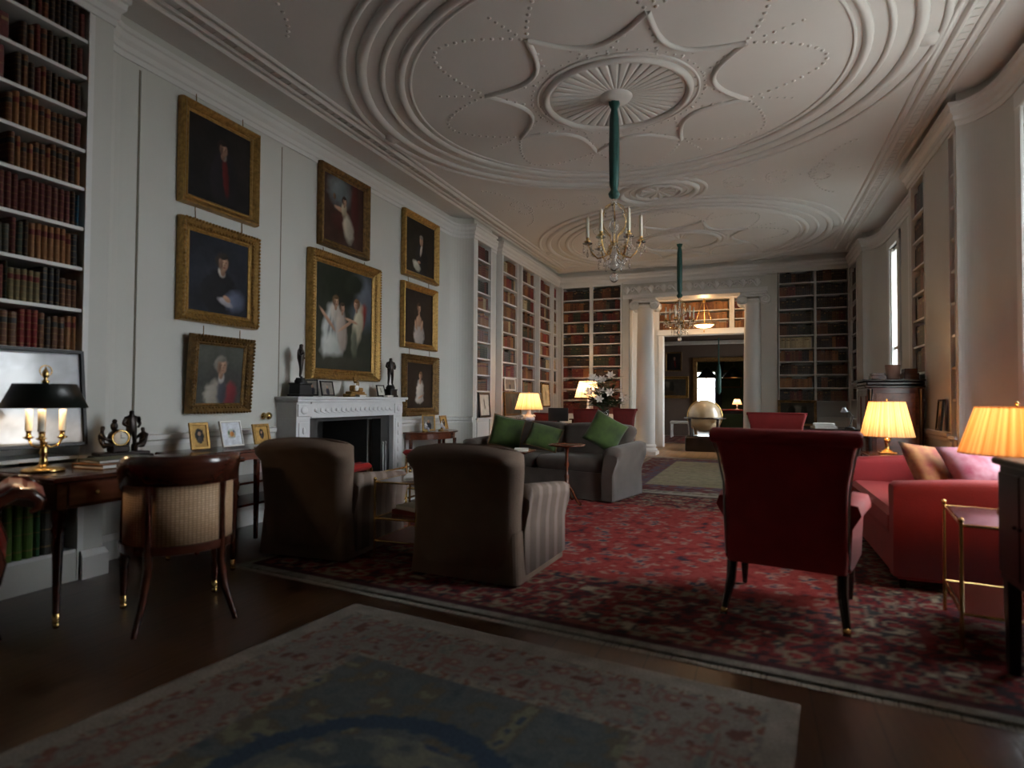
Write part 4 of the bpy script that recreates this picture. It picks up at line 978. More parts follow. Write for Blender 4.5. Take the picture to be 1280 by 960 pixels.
# local +y faces the desk; back arc on -y
def arcp(r_, a, z, dy=0): return (r_*math.sin(R(a)), -r_*math.cos(R(a))+dy, z)
Rb = .262
m = MB()
lo = []
for k in range(29):
    a = -112+8*k; e = max(0, (abs(a)-62)/50); zt = .875-.13*e**1.3; h = .150-.07*e
    r0 = Rb+.012*(1-e)
    lo.append([arcp(r0-.013, a, zt-h), arcp(r0+.013, a, zt-h), arcp(r0+.026, a, zt-h*.3), arcp(r0+.028, a, zt), arcp(r0+.004, a, zt+.004), arcp(r0-.006, a, zt-h*.3)])
m.loft(lo, 0, True); m.build('top_rail', M['mahog'], ca)
m = MB(); lo = []
for k in range(29):
    a = -112+8*k; lo.append([arcp(Rb-.02, a, .375), arcp(Rb+.012, a, .375), arcp(Rb+.012, a, .42), arcp(Rb-.02, a, .42)])
m.loft(lo); m.build('seat_rail', M['mahog'], ca)
def cane_panel(a0, a1, z0f, z1f):
    me_v = []; me_f = []; uv = []; n = 14
    for i in range(n+1):
        a = a0+(a1-a0)*i/n
        for z in (z0f, None):
            e = max(0, (abs(a)-62)/50); zz = z if z is not None else .875-.13*e**1.3-(.150-.07*e)+.004
            me_v.append(arcp(Rb, a, zz)); uv.append((R(a)*Rb, zz))
    for i in range(n): me_f.append((2*i, 2*i+2, 2*i+3, 2*i+1))
    me = bpy.data.meshes.new('cane_panel'); me.from_pydata(me_v, [], me_f); ul = me.uv_layers.new()
    for p in me.polygons:
        for li, vi in zip(p.loop_indices, p.vertices): ul.data[li].uv = uv[vi]
        p.use_smooth = True
    me.materials.append(M['cane']); o = bpy.data.objects.new('cane_panel', me); COL.objects.link(o); o.parent = ca
    so = o.modifiers.new('thick', 'SOLIDIFY'); so.thickness = .005
for a0, a1 in ((-105, -44), (-36, 36), (44, 105)): cane_panel(a0, a1, .415, None)
for a in (-40, 40):
    m = MB(); m.tube([arcp(Rb+.005, a, .39), arcp(Rb+.004, a, .62), arcp(Rb+.012, a, .80)], [.020, .016, .018], 8, flat=.8); m.build('stile', M['mahog'], ca)
    m = MB(); m.tube([arcp(Rb, a, .40), arcp(Rb+.0, a*1.0, .30), arcp(Rb+.03, a, .16), arcp(Rb+.085, a, .03), arcp(Rb+.095, a, .0)], [.024, .022, .019, .014, .013], 8); m.build('leg', M['mahog'], ca)
for sx in (-1, 1):
    m = MB(); m.tube([arcp(Rb, sx*106, .39), arcp(Rb, sx*106, .60), arcp(Rb-.01, sx*108, .745)], [.018, .014, .018], 8); m.build('arm_post', M['mahog'], ca)
    m = MB(); tleg(m, sx*.23, .24, .06, .38, .024, .014); l = m.build('leg', M['mahog'], ca)
    m = MB(); caster(m, sx*.23, .24); m.build('caster', M['brass'], l)
m = MB()
pts = [arcp(Rb-.015, a, 0) for a in range(-90, 91, 15)] + [(.23, .25, 0), (-.23, .25, 0)]
m.loft([[(x*.98, y*.98, .375) for x, y, z in pts], [(x, y, .39) for x, y, z in pts], [(x*.98, y*.98, .42) for x, y, z in pts], [(x*.6, y*.6, .437) for x, y, z in pts]]); m.build('seat', M['red_leather'], ca)

# red leather scroll chair cut by the left edge of the view
t = T('scroll_chair', 'red leather chair with a scrolled mahogany side frame at the left end of the desk', 'chair', (-3.27, 1.31, 0), R(62))
prof_c = [(-.30, .04), (-.22, .10), (-.10, .20), (.04, .26), (.16, .24), (.24, .15), (.25, .04)]
spine = [(.02, .30), (.14, .29), (.25, .33), (.32, .41), (.335, .48), (.315, .55), (.29, .61), (.29, .67), (.33, .735), (.38, .77), (.43, .765), (.465, .735), (.46, .70), (.43, .685)]
for sy in (-.27, .27):
    m = MB(); m.tube([(x, sy, z) for x, z in spine], [.022, .026, .028, .028, .026, .024, .024, .025, .026, .026, .024, .020, .016, .010], 8); m.build('side_frame', M['mahog'], t)
m = MB(); loops = []
for x, z in spine[3:12]: loops.append([(x-.025, -.26, z+.012), (x+.02, -.26, z-.008), (x+.02, .26, z-.008), (x-.025, .26, z+.012)])
m.loft(loops, 0, True); m.build('backrest', M['red_leather'], t)
m = MB(); m.loft([rrect(.56, .52, .05, .34, -.02, 0), rrect(.60, .54, .06, .38, -.02, 0), rrect(.58, .52, .06, .45, -.02, 0), rrect(.40, .36, .06, .475, -.02, 0)], 0, True); m.build('seat', M['red_leather'], t)
m = MB(); m.box(-.30, -.27, .30, .25, .27, .345, bev=.01); m.build('seat_rail', M['mahog'], t)
for sy in (-.24, .24):
    m = MB(); m.tube([(-.26, sy, .32), (-.25, sy, .18), (-.30, sy, .0)], [.026, .022, .016], 8); m.build('leg', M['mahog'], t)
    m = MB(); m.tube([(.24, sy*1.1, .32), (.28, sy*1.1, .16), (.33, sy*1.1, .0)], [.026, .024, .018], 8); m.build('leg', M['mahog'], t)

# chimneypiece
t = T('fireplace', 'white carved marble chimneypiece with a dark grate, in the middle of the left wall', 'fireplace', (XP, 5.42, 0))
x1 = .25
m = MB(); m.box(0.001, -.965, 1.155, x1+.05, .99, 1.185, bev=.006); m.box(.001, -.945, 1.13, x1+.03, .96, 1.1545, bev=.004); m.build('mantelshelf', M['stone'], t)
m = MB(); m.box(.001, -.93, .97, x1, .93, 1.1295)
m.box(x1, -.73, 1.115, x1+.012, .73, 1.129); m.box(x1, -.73, .972, x1+.01, .73, .985)
for k in range(17):
    y = -.66+k*.0825
    m.lathe([(.001, .01), (.012, .012), (.02, .004), (.02, 0)], seg=10) if False else m.ell((x1, y, 1.05), (.012, .018 if k % 2 else .024, .026 if k % 2 else .02), 0, 8, 6)
    m.tube([(x1+.004, y+.012, 1.03), (x1+.006, y+.041, 1.02), (x1+.004, y+.07, 1.03)], .005, 5)
fz = m.build('frieze', M['stone'], t)
for sy in (-1, 1):
    m = MB(); m.box(0.001, min(sy*.93, sy*.74), 0, x1, max(sy*.93, sy*.74), .9695); m.box(x1, min(sy*.92, sy*.75), 0, x1+.025, max(sy*.92, sy*.75), .14, bev=.005)
    m.box(x1, min(sy*.90, sy*.77), .18, x1+.008, max(sy*.90, sy*.77), .93, bev=.003)
    for k in range(7): m.ell((x1+.008, sy*.835, .25+k*.1), (.01, .02, .035), 0, 8, 6)
    m.build('jamb', M['stone'], t)
    m = MB(); m.box(x1, min(sy*.92, sy*.75), .99, x1+.014, max(sy*.92, sy*.75), 1.11, bev=.004); m.ell((x1+.014, sy*.835, 1.05), (.012, .05, .04), 0, 12, 6); m.build('corner_block', M['stone'], fz)
for sy in (-1, 1):
    m = MB(); m.box(.06, min(sy*.7395, sy*.56), 0, x1-.06, max(sy*.7395, sy*.56), .9695); m.build('slip', M['slate'], t)
m = MB(); m.box(.06, -.559, .93, x1-.06, .559, .9695); m.build('slip', M['slate'], t)
m = MB(); m.box(-.62, -.50, .0, -.30, .50, .03); m.box(-.60, -.30, .14, -.30, .30, .17)
for k in range(9): m.tube([(-.34, -.28+k*.07, .16), (-.33, -.28+k*.07, .32)], .008, 6)
m.tube([(-.33, -.3, .32), (-.33, .3, .32)], .01, 6); m.box(-.64, -.30, .03, -.60, .30, .58); m.build('grate', M['soot'], t)
m = MB(); m.box(x1+.03, -.95, .0, x1+.42, .95, .035, bev=.004); m.build('hearth', M['stone'], t)
# club fender with a padded red top
t = T('club_fender', 'brass club fender with a red leather padded seat round the hearth', 'fender', (XP+x1, 5.40, 0))
m = MB()
for p in ((.04, -1.0), (.46, -1.0), (.46, -.33), (.46, .33), (.46, 1.0), (.04, 1.0)): m.tube([(p[0], p[1], 0), (p[0], p[1], .46)], .014, 8); 
m.tube([(.04, -1.0, .05), (.46, -1.0, .05), (.46, 1.0, .05), (.04, 1.0, .05)], .012, 8); m.tube([(.04, -1.0, .40), (.46, -1.0, .40), (.46, 1.0, .40), (.04, 1.0, .40)], .010, 8)
m.build('rail_frame', M['brass'], t)
for a, b in (((.04, -1.0), (.46, -1.0)), ((.46, .42), (.46, 1.05)), ((.46, -1.05), (.46, -.42)), ((.46, 1.0), (.04, 1.0))):
    m = MB(); x0, xx1 = sorted((a[0], b[0])); y0, y1 = sorted((a[1], b[1])); 
    if x0 == xx1: m.box(x0-.09, y0, .461, x0+.09, y1, .53, bev=.03)
    else: m.box(x0-.02, y0-.09, .461, x0+.325, y0+.09, .53, bev=.03)
    m.build('padded_seat', M['red_hide'], t)
t = T('fire_irons', 'steel poker and tongs leaning in the right side of the fireplace', 'fire irons', (XP+.42, 5.75, 0.046))
for dy, rr in ((0, .007), (.05, .006)):
    m = MB(); m.tube([(.08, -.16+dy, 0), (-.04, .0+dy, .60)], rr, 8); m.ell((-.045, .005+dy, .615), (.014, .014, .02), 0, 8, 6); m.build('poker', M['pewter'], t)
# mantel ornaments
MZ = 1.186
def plinth_statue(label, y, H, ph, pw, arm, face):
    t = T('bronze_statuette', label, 'statuette', (XP+.16, y, MZ))
    m = MB(); m.loft([rrect(pw, pw*1.25, .01, 0), rrect(pw, pw*1.25, .01, .02), rrect(pw*.88, pw*1.1, .01, .025), rrect(pw*.84, pw*1.05, .01, ph-.02), rrect(pw*.92, pw*1.15, .01, ph-.012), rrect(pw*.92, pw*1.15, .01, ph)]); m.lathe([(.055, ph), (.058, ph+.02), (.045, ph+.04), (.044, ph+.05)], seg=20, caps=True); m.build('plinth', M['black'], t)
    standing('figure', t, 0, 0, ph+.05, H, M['bronze'], face, arm)
plinth_statue('dark bronze statuette of a robed figure on a black plinth, left end of the mantel', -.66+5.40-.10, .34, .135, .16, True, R(-60))
plinth_statue('dark bronze statuette on a black plinth, right end of the mantel', 6.22, .34, .10, .13, False, R(-120))
def boxpic(nm, label, y, W, H, mt_, fnn, lean=-12, rz=0): picture('photo_frame', label, 'photo frame', (XP+.13, y, MZ+H/2*math.cos(R(12))+.008), L90+rz, W, H, .014, .014, 'flat', mt_, fnn, tilt=R(lean), stand=True, res=.006)
boxpic('', 'dark frame leaning beside the left statuette plinth', 4.84, .12, .17, M['black'], portr, rz=R(-40))
boxpic('', 'small black photograph frame left of the gilt mantel clock', 5.07, .20, .16, M['black'], portr)
t = T('mantel_clock', 'small gilt clock with a seated figure, middle of the mantel', 'clock', (XP+.17, 5.50, MZ), L90)
m = MB(); m.box(-.15, -.055, 0, .15, .055, .035, bev=.006); m.box(-.12, -.045, .035, .13, .045, .06, bev=.006); m.box(-.06, -.04, .06, .02, .04, .13, bev=.012); m.box(.04, -.03, .06, .12, .03, .105, bev=.01); m.build('case', M['gilt'], t)
m = MB(); mm = MB(); mm.lathe([(.001, .006), (.028, .006), (.032, 0)], seg=20); m.join(mm, Matrix.Translation((-.02, -.04, .098)) @ Matrix.Rotation(PI/2, 4, 'X')); m.build('dial', M['paper'], t)
seated('seated_figure', t, -.02, 0, .12, .14, M['gilt'], PI)
boxpic('', 'black photograph frame on the mantel left of the right statuette', 6.05, .16, .14, M['black'], ink)
for y, l in ((5.46, 'white card lying on the mantel edge under the clock'), (6.00, 'small white box on the mantel near the right statuette')):
    m = MB(); m.box(-.03, -.06, 0, .03, .06, .022, bev=.003); o = m.build('mantel_card', M['paper']); o.location = (XP+.28, y, MZ); tag(o, l, 'card')

# half-moon table beyond the fireplace
t = T('half_moon_table', 'mahogany half-moon side table beneath the lowest right portrait', 'table', (XP+.03, 7.25, 0))
hm = lambda r_, z: [(r_*.9*math.cos(R(a)), r_*math.sin(R(a)), z) for a in range(-90, 91, 10)]
m = MB(); m.loft([hm(.52, .70), hm(.53, .71), hm(.52, .722)]); m.build('table_top', M['mahog_lt'], t)
m = MB(); m.loft([hm(.48, .62), hm(.48, .6995)]); m.build('apron', M['mahog_lt'], t)
for a in (-80, -28, 28, 80):
    m = MB(); tleg(m, .43*math.cos(R(a)), .46*math.sin(R(a)), 0, .62, .02, .011, True); m.build('leg', M['mahog'], t)
HZ = .723
tablepic('gilt photograph frame turned sideways, left on the half-moon table', (-4.08, 7.06, HZ), L90-R(50), .18, .22, portr, M['gilt'], .02)
tablepic('gilt frame with a round portrait, right on the half-moon table', (-4.08, 7.48, HZ), L90, .19, .20, oval, M['gilt'], .024)
for y, x, l, mt_ in ((6.92, -4.05, 'white porcelain figurine at the left of the half-moon table', M['porcelain']), (7.27, -4.0, 'dark and white porcelain figurine between the frames', M['porcelain'])):
    t = T('figurine', l, 'figurine', (x, y, HZ)); m = MB(); m.lathe([(.04, 0), (.04, .015), (.03, .02)], seg=14, caps=True); m.build('base', M['gilt'], t); seated('body', t, 0, 0, .012, .13, mt_, -PI/2)
# ------------------------------------------------------------------ seating in the middle of the room
def soft_back(w, z0, z1, th, lean, bow, arch=.05, roll=.03, n=4):
    """upholstered back, local -y is its outside; bow pushes the middle outwards"""
    m = MB(); loops = []
    rows = [(z0, .90, 1.0, 0), (z0+.02, .93, 1.05, 0), ((z0+z1)*.45, .95, 1.1, .35), (z1-.16, 1.0, 1.2, .7), (z1-.10, 1.03, 1.5, .85), (z1-.05, 1.03, 1.62, .93), (z1-.018, 1.0, 1.3, .97), (z1, .93, .7, 1.0)]
    for z, kw, kt, kl in rows:
        l = rrect(w*kw, th*kt, th*.45*kt, z, 0, 0, n)
        ll = []
        # insert points along the long sides for a smooth bow
        pts = []
        for i, p in enumerate(l):
            q = l[(i+1) % len(l)]; pts.append(p)
            if abs(p[0]-q[0]) > w*.3:
                for k in range(1, 8): pts.append((p[0]+(q[0]-p[0])*k/8, p[1]+(q[1]-p[1])*k/8, z))
        for x, y, zz in pts:
            u = 2*x/w
            yy = y-lean*kl-bow*(1-u*u)-(roll if kt > 1.4 else 0)
            hz = zz-(arch*abs(u)**3)*((z-z0)/(z1-z0))**3
            ll.append((x, yy, hz))
        loops.append(ll)
    m.loft(loops, 0, True); return m
def soft_arm(x, w, y0, y1, z0, zt0, zt1, flare=.03, side=1, r_=.06):
    """arm running along y with a rounded top and its front a little lower"""
    m = MB(); loops = []; ys = [y0, y0+.03, y0+.15, (y0+y1)/2, y1-.10, y1-.02, y1]
    for i, y in enumerate(ys):
        t_ = (y-y0)/(y1-y0); zt = zt0+(zt1-zt0)*t_; s_ = .86 if i in (0, len(ys)-1) else 1
        h = zt-z0; c = []
        pr = [(-.42, 0), (-.42, .55), (-.5, .74), (-.58, .86), (-.5, .96), (-.2, 1.0), (.2, 1.0), (.46, .96), (.52, .86), (.46, .74), (.42, .55), (.42, 0)]
        for u, v in pr:
            xx = u*w*s_+ (flare*side*(max(0, v-.55)/.45)); c.append((x+xx, y, z0+h*v*(s_ if v > .5 else 1)))
        loops.append(c)
    m.loft(loops, 0, True); return m
def seat_cushion(w, d, z, h, cx=0, cy=0):
    m = MB(); m.loft([rrect(w*.93, d*.93, .05, z, cx, cy), rrect(w, d, .06, z+h*.25, cx, cy), rrect(w, d, .06, z+h*.7, cx, cy), rrect(w*.93, d*.93, .07, z+h*.93, cx, cy), rrect(w*.6, d*.6, .07, z+h, cx, cy)], 0, True); return m
def skirt(w, d, z0, z1, y0, flare=.02):
    m = MB(); m.loft([rrect(w+2*flare, d+2*flare, .05, z0, 0, y0+d/2), rrect(w+flare, d+flare, .05, (z0+z1)/2, 0, y0+d/2), rrect(w, d, .05, z1, 0, y0+d/2)], 0, False)
    return m
def club_chair(label, loc, rz, w=.76):
    t = T('armchair', label, 'armchair', loc, rz, None)
    skirt(w-.06, .80, .012, .33, .0, .02).build('skirt', M['cover'], t)
    soft_back(w-.02, .10, .87, .15, .05, .05).build('backrest', M['cover'], t).location = (0, .09, 0)
    seat_cushion(w-.24, .66, .33, .15, 0, .46).build('seat_cushion', M['stripe'], t)
    for s_ in (-1, 1):
        soft_arm(s_*(w/2-.07), .15, .10, .84, .05, .62, .55, .03, s_).build('arm', M['stripe'], t)
    return t
club_chair('brown striped armchair seen from behind, left of the two facing the fire', (-3.02, 3.42, 0), R(4), .78)
club_chair('brown striped armchair seen from behind, right of the two, nearer the red rug', (-1.72, 3.42, 0), R(-3), .82)

# brass table with shelves between the armchairs
def brass_table(label, loc, rz, w, d, h, shelves, top, nm='brass_side_table'):
    t = T(nm, label, 'side table', loc, rz)
    for sx in (-1, 1):
        for sy in (-1, 1):
            m = MB(); m.tube([(sx*w/2, sy*d/2, 0), (sx*w/2, sy*d/2, h+.01)], .009, 8); m.ell((sx*w/2, sy*d/2, h+.018), .013, 0, 8, 6); m.build('leg', M['brass'], t)
    for z, mt_ in [(h, top)]+shelves:
        m = MB(); m.box(-w/2+.012, -d/2+.012, z-.012, w/2-.012, d/2-.012, z); o = m.build('shelf' if z != h else 'table_top', mt_, t)
        m = MB(); m.tube([(-w/2, -d/2, z-.006), (w/2, -d/2, z-.006), (w/2, d/2, z-.006), (-w/2, d/2, z-.006), (-w/2, -d/2, z-.006)], .008, 6); m.build('gallery_rail', M['brass'], o)
    return t
brass_table('brass-legged tiered side table between the two brown armchairs', (-2.36, 3.86, 0), R(2), .34, .50, .56, [(.30, M['mahog']), (.14, M['red_leather'])], M['mahog'])
flatbook('magazine lying on the tiered table between the brown armchairs', (-2.36, 3.95, .561), R(25), .20, .28, .012, M['paper'], nm='magazine', cat='magazine')
flatbook('red book on the middle shelf of the tiered table', (-2.34, 3.84, .301), R(85), .18, .26, .035, M['red_leather'])
flatbook('white paperback on top of the red book in the tiered table', (-2.33, 3.82, .3365), R(70), .15, .22, .03, M['paper'])

# grey sofa with green cushions
so = T('grey_sofa', 'dark grey skirted sofa with rolled arms facing the camera, behind the armchairs', 'sofa', (-2.25, 7.60, 0), R(180-14))
SW = 2.12
skirt(SW-.04, .84, .012, .32, -.02, .015).build('skirt', M['sofa_grey'], so)
for s_ in (-1, 1):
    b = soft_back(SW/2-.10, .20, .86, .15, .05, .02, .03); o = b.build('backrest', M['sofa_grey'], so); o.location = (s_*(SW/4-.05), .10, 0)
    seat_cushion(SW/2-.17, .66, .32, .17, s_*(SW/4-.08), .50).build('seat_cushion', M['sofa_grey'], so)
    soft_arm(s_*(SW/2-.06), .18, .06, .86, .03, .66, .62, .05, s_).build('arm', M['sofa_grey'], so)
def cushion(label, loc, rot, s_, mt_, group=None, trim=None):
    t = T('cushion', label, 'cushion', loc, 0, group); t.rotation_euler = rot
    pillow(s_, s_, .16).build('cover', mt_, t, weld=True)
    if trim:
        m = MB(); e = s_/2
        pts = []
        for (a, b) in (((-1, -1), (1, -1)), ((1, -1), (1, 1)), ((1, 1), (-1, 1)), ((-1, 1), (-1, -1))):
            for k in range(8):
                u = a[0]+(b[0]-a[0])*k/8; v = a[1]+(b[1]-a[1])*k/8; pts.append((e*u*(1-.07*(1-v*v)), 0, e*v*(1-.07*(1-u*u))))
        pts.append(pts[0]); m.tube(pts, .006, 6); m.build('piping', trim, t)
    return t
def on_sofa(lx, ly, lz):
    v = Matrix.Rotation(R(166), 4, 'Z') @ Vector((lx, ly, lz)); return (v.x-2.25, v.y+7.60, v.z)
cushion('green velvet cushion at the left end of the grey sofa', on_sofa(.64, .52, .735), (R(-20), R(12), R(22)), .43, M['green_velvet'], trim=M['giltdark'])
cushion('green velvet cushion slumped in the middle of the grey sofa', on_sofa(.02, .58, .685), (R(-50), R(14), R(10)), .42, M['green_velvet'], trim=M['giltdark'])
cushion('large green velvet cushion standing on its corner at the right end of the grey sofa', on_sofa(-.80, .50, .77), (R(-24), R(30), R(16)), .43, M['green_velvet'])
# small tripod tables in front of the sofa
def tripod(label, loc, r_, h, nm='tripod_table', square=None, rz=0):
    t = T(nm, label, 'table', loc, rz)
    m = MB()
    if square: m.box(-square[0]/2, -square[1]/2, h-.02, square[0]/2, square[1]/2, h, bev=.006)
    else: m.lathe([(.001, h-.018), (r_*.9, h-.018), (r_, h-.01), (r_, h+.002), (r_-.012, h+.002), (r_-.015, h-.003), (.001, h-.003)], seg=32)
    m.build('table_top', M['mahog_lt'], t)
    m = MB(); m.lathe([(.035, .16), (.045, .20), (.02, .24), (.03, .30), (.016, .34), (.014, h*.6), (.03, h*.66), (.018, h*.72), (.022, h-.05), (.045, h-.02)], seg=16, caps=True); m.build('column', M['mahog_lt'], t)
    for k in range(3):
        a = R(90+120*k); c, s_ = math.cos(a), math.sin(a)
        m = MB(); m.tube([(.02*c, .02*s_, .20), (.09*c, .09*s_, .15), (.16*c, .16*s_, .05), (.22*c, .22*s_, .015)], [.018, .016, .012, .016], 8); m.build('leg', M['mahog_lt'], t)
tripod('small round tripod table in front of the grey sofa', (-1.90, 6.35, 0), .21, .655)
tripod('square-topped pedestal table holding a white book, by the sofa left end', (-2.48, 5.98, 0), .2, .60, square=(.56, .40), rz=R(4))
flatbook('white book on the square pedestal table by the sofa', (-2.30, 5.98, .601), R(20), .15, .21, .022, M['paper'])

# library table behind the sofa with lamp, screen, vase
t = T('library_table', 'long dark library table behind the grey sofa', 'table', (-2.95, 9.62, 0))
m = MB(); m.box(-.88, -.42, .725, .88, .42, .755, bev=.008); m.build('table_top', M['mahog'], t)
m = MB(); m.box(-.82, -.37, .62, .82, .37, .7245); m.build('apron', M['mahog'], t)
for sx in (-.78, .78):
    for sy in (-.33, .33):
        m = MB(); tleg(m, sx, sy, 0, .62, .03, .018); m.build('leg', M['mahog'], t)
def shade(r0, r1, h, seg=96, pleat=.012, k=48):
    m = MB(); m.lathe([(r1, 0), (r0, h)], seg=seg*2, mod=lambda a: 1+pleat*math.sin(k*a), smooth=True); return m
def table_lamp(label, loc, base, r_top, r_bot, sh, sz, smat, power, colr, nm='table_lamp', pl=.010):
    t = T(nm, label, 'lamp', loc)
    if base == 'vase':
        m = MB(); m.lathe([(.001, 0), (.075, 0), (.08, .01), (.06, .02), (.10, .06), (.105, .10), (.07, .14), (.035, .17), (.032, .24), (.045, .26)], seg=28, caps=True)
        for s_ in (-1, 1): m.ell((s_*.10, 0, .13), (.02, .015, .02), 0, 8, 6)
        m.build('base', M['porcelain'], t)
    elif base == 'column':
        m = MB(); m.box(-.07, -.07, 0, .07, .07, .02, bev=.004); m.lathe([(.05, .02), (.045, .03), (.022, .04), (.02, .06), (.018, sz-.06), (.028, sz-.05), (.03, sz-.04), (.02, sz-.02), (.001, sz-.02)], seg=20, caps=True); m.build('base', M['brass'] if 'gilt' in label or 'brass' in label else M['porcelain'], t)
    elif base == 'glass':
        m = MB(); m.lathe([(.001, 0), (.07, 0), (.075, .015), (.05, .03), (.055, .06), (.07, .12), (.045, .2), (.02, .24), (.02, sz-.02)], seg=20, caps=True); m.build('base', M['porcelain'], t)
    m = MB(); m.tube([(0, 0, sz-.06), (0, 0, sz+sh+.01)], .005, 6); m.ell((0, 0, sz+sh+.02), .010, 0, 8, 6); m.build('stem', M['brass'], t)
    s_ = shade(r_top, r_bot, sh, pleat=pl); s_.v = [(x, y, z+sz) for x, y, z in s_.v]; o = s_.build('lamp_shade', smat, t)
    m = MB()
    for r_, z in ((r_top, sz+sh), (r_bot, sz)): m.tube([(r_*1.004*math.cos(a), r_*1.004*math.sin(a), z) for a in [2*PI*j/48 for j in range(49)]], .004, 6, caps=False)
    m.build('shade_trim', M['shade_cream'], o)
    m = MB(); m.ell((0, 0, sz+sh*.40), (.022, .022, .03), 0, 10, 8); m.build('bulb', M['bulbglow'], t)
    LAMPS.append(((loc[0], loc[1], loc[2]+sz+sh*.55), power, colr, .035))
    return t
table_lamp('white porcelain lamp with a lit pleated cream shade behind the left of the sofa', (-3.47, 9.36, .756), 'vase', .155, .235, .27, .24, M['shade_cream'], 13, (1, .62, .30))
t = T('computer_monitor', 'black back of a flat computer screen on the library table', 'monitor', (-2.98, 9.45, .756), R(4))
m = MB(); m.box(-.17, -.015, .05, .17, .015, .27, bev=.006); m.build('screen_panel', M['blackmatt'], t)
m = MB(); m.box(-.02, .0, .0, .02, .03, .12); m.box(-.10, -.06, 0, .10, .08, .012, bev=.004); m.build('stand', M['blackmatt'], t)
# flowers
t = T('flower_vase', 'glass vase of pale lilies and greenery on the library table', 'vase of flowers', (-2.20, 9.50, .756))
m = MB(); m.lathe([(.001, 0), (.065, 0), (.07, .02), (.062, .15), (.075, .24), (.070, .24), (.057, .15), (.062, .025), (.001, .012)], seg=24); m.build('vase', M['vglass'], t)
rnd = random.Random(5)
m = MB(); lm = MB(); tips = []
for k in range(34):
    a = rnd.uniform(0, 2*PI); sp = rnd.uniform(.06, .36); h = rnd.uniform(.48, .80)*(1-.30*(sp > .26))
    p3 = (sp*math.cos(a), sp*math.sin(a), h); tips.append(p3)
    m.tube([(.02*math.cos(a), .02*math.sin(a), .04), (.04*math.cos(a), .04*math.sin(a), .24), (sp*.6*math.cos(a), sp*.6*math.sin(a), .24+(h-.24)*.6), p3], .0045, 5)
    for j in range(7):
        q = .35+.6*j/6; bx, by, bz = p3[0]*q, p3[1]*q, .24+(h-.24)*q
        da = a+rnd.uniform(-1.8, 1.8); L = rnd.uniform(.12, .24); dz = rnd.uniform(-.02, .09)
        d = Vector((math.cos(da)*L, math.sin(da)*L, dz)); n_ = Vector((-math.sin(da), math.cos(da), 0))*.024
        B = Vector((bx, by, bz)); lm.add([B, B+d*.4+n_+Vector((0, 0, .012)), B+d, B+d*.4-n_+Vector((0, 0, .012)), B+d*.45+Vector((0, 0, .0))], [(0, 1, 4), (1, 2, 4), (2, 3, 4), (3, 0, 4)], 0, False)
m.build('stems', M['leaf'], t); lm.build('leaves', M['leaf'], t)
for k, p3 in enumerate(tips[::3]):
    f_ = MB(); ax = Vector(p3).normalized()
    for j in range(6):
        a = 2*PI*j/6; fa = Vector((.35, -.85, .4)).normalized(); e1 = fa.cross(Vector((0, 0, 1))).normalized(); e2 = fa.cross(e1)
        q = (e1*math.cos(a)+e2*math.sin(a)+fa*.35).normalized()*.09; n_ = (e2*math.cos(a)-e1*math.sin(a))*.022
        P0 = Vector(p3)*1.04+Vector((.02, -.06, .01)); f_.add([P0, P0+q*.5+n_, P0+q, P0+q*.5-n_, P0+q*.55+fa*.012], [(0, 1, 4), (1, 2, 4), (2, 3, 4), (3, 0, 4)], 0, False)
    f_.build('lily', M['petal'], t)
# red desk chairs beyond and the far table with its lamp
def panel_chair(label, loc, rz, w, h, mt_, seat=True):
    t = T('red_chair', label, 'chair', loc, rz)
    m = MB(); loops = []
    for z, kw, y in ((.40, .86, 0), (.60, .84, -.02), (h-.16, .90, -.05), (h-.07, .97, -.07), (h-.03, 1.0, -.095), (h, .98, -.10), (h+.005, .9, -.09)):
        loops.append(rrect(w*kw, .075, .03, z, 0, y, 3))
    m.loft(loops, 0, True); m.build('backrest', mt_, t)
    m = MB(); m.tube([(-w/2-.01, -.10, h-.01), (w/2+.01, -.10, h-.01)], .022, 10); m.build('top_roll', mt_, t)
    seat_cushion(w*.92, .50, .32, .14, 0, .25).build('seat', mt_, t)
    for s_ in (-1, 1):
        m = MB(); m.tube([(s_*w*.42, -.02, .40), (s_*w*.43, .1, .60), (s_*w*.43, .40, .62), (s_*w*.42, .44, .42)], [.03, .03, .03, .022], 8); m.build('arm', mt_, t)
        m = MB(); m.tube([(s_*w*.38, .0, .34), (s_*w*.38, -.05, .0)], [.022, .015], 8); m.build('leg', M['dark'], t)
        m = MB(); m.tube([(s_*w*.38, .44, .34), (s_*w*.38, .45, .0)], [.022, .015], 8); m.build('leg', M['dark'], t)
    return t
panel_chair('red-backed chair at the library table, beside the black screen', (-2.80, 10.60, 0), R(178), .58, .99, M['red_damask'])
panel_chair('red-backed chair with an outward rolled top, next to the white column', (-2.12, 10.60, 0), R(174), .44, 1.0, M['red_damask'])
panel_chair('low red chair half hidden behind the porcelain lamp', (-3.60, 10.6, 0), R(180), .5, .90, M['red_leather'])
t = T('console_table', 'narrow table before the end wall bookcase, carrying the second lit lamp', 'table', (-2.95, 12.05, 0))
m = MB(); m.box(-.55, -.22, .74, .55, .22, .765, bev=.006); m.build('table_top', M['mahog'], t)
m = MB(); m.box(-.5, -.18, .66, .5, .18, .7395); m.build('apron', M['mahog'], t)
for sx in (-.48, .48):
    for sy in (-.16, .16):
        m = MB(); tleg(m, sx, sy, 0, .66, .02, .013, True); m.build('leg', M['mahog'], t)
table_lamp('glass-based lamp with a bright white shade, behind the lilies', (-3.14, 12.0, .766), 'glass', .175, .275, .34, .44, M['shade_white'], 26, (1, .68, .38), pl=.002)
flatbook('open pale book on the console table under the bright lamp', (-2.62, 12.0, .766), R(10), .24, .2, .03, M['paper'])
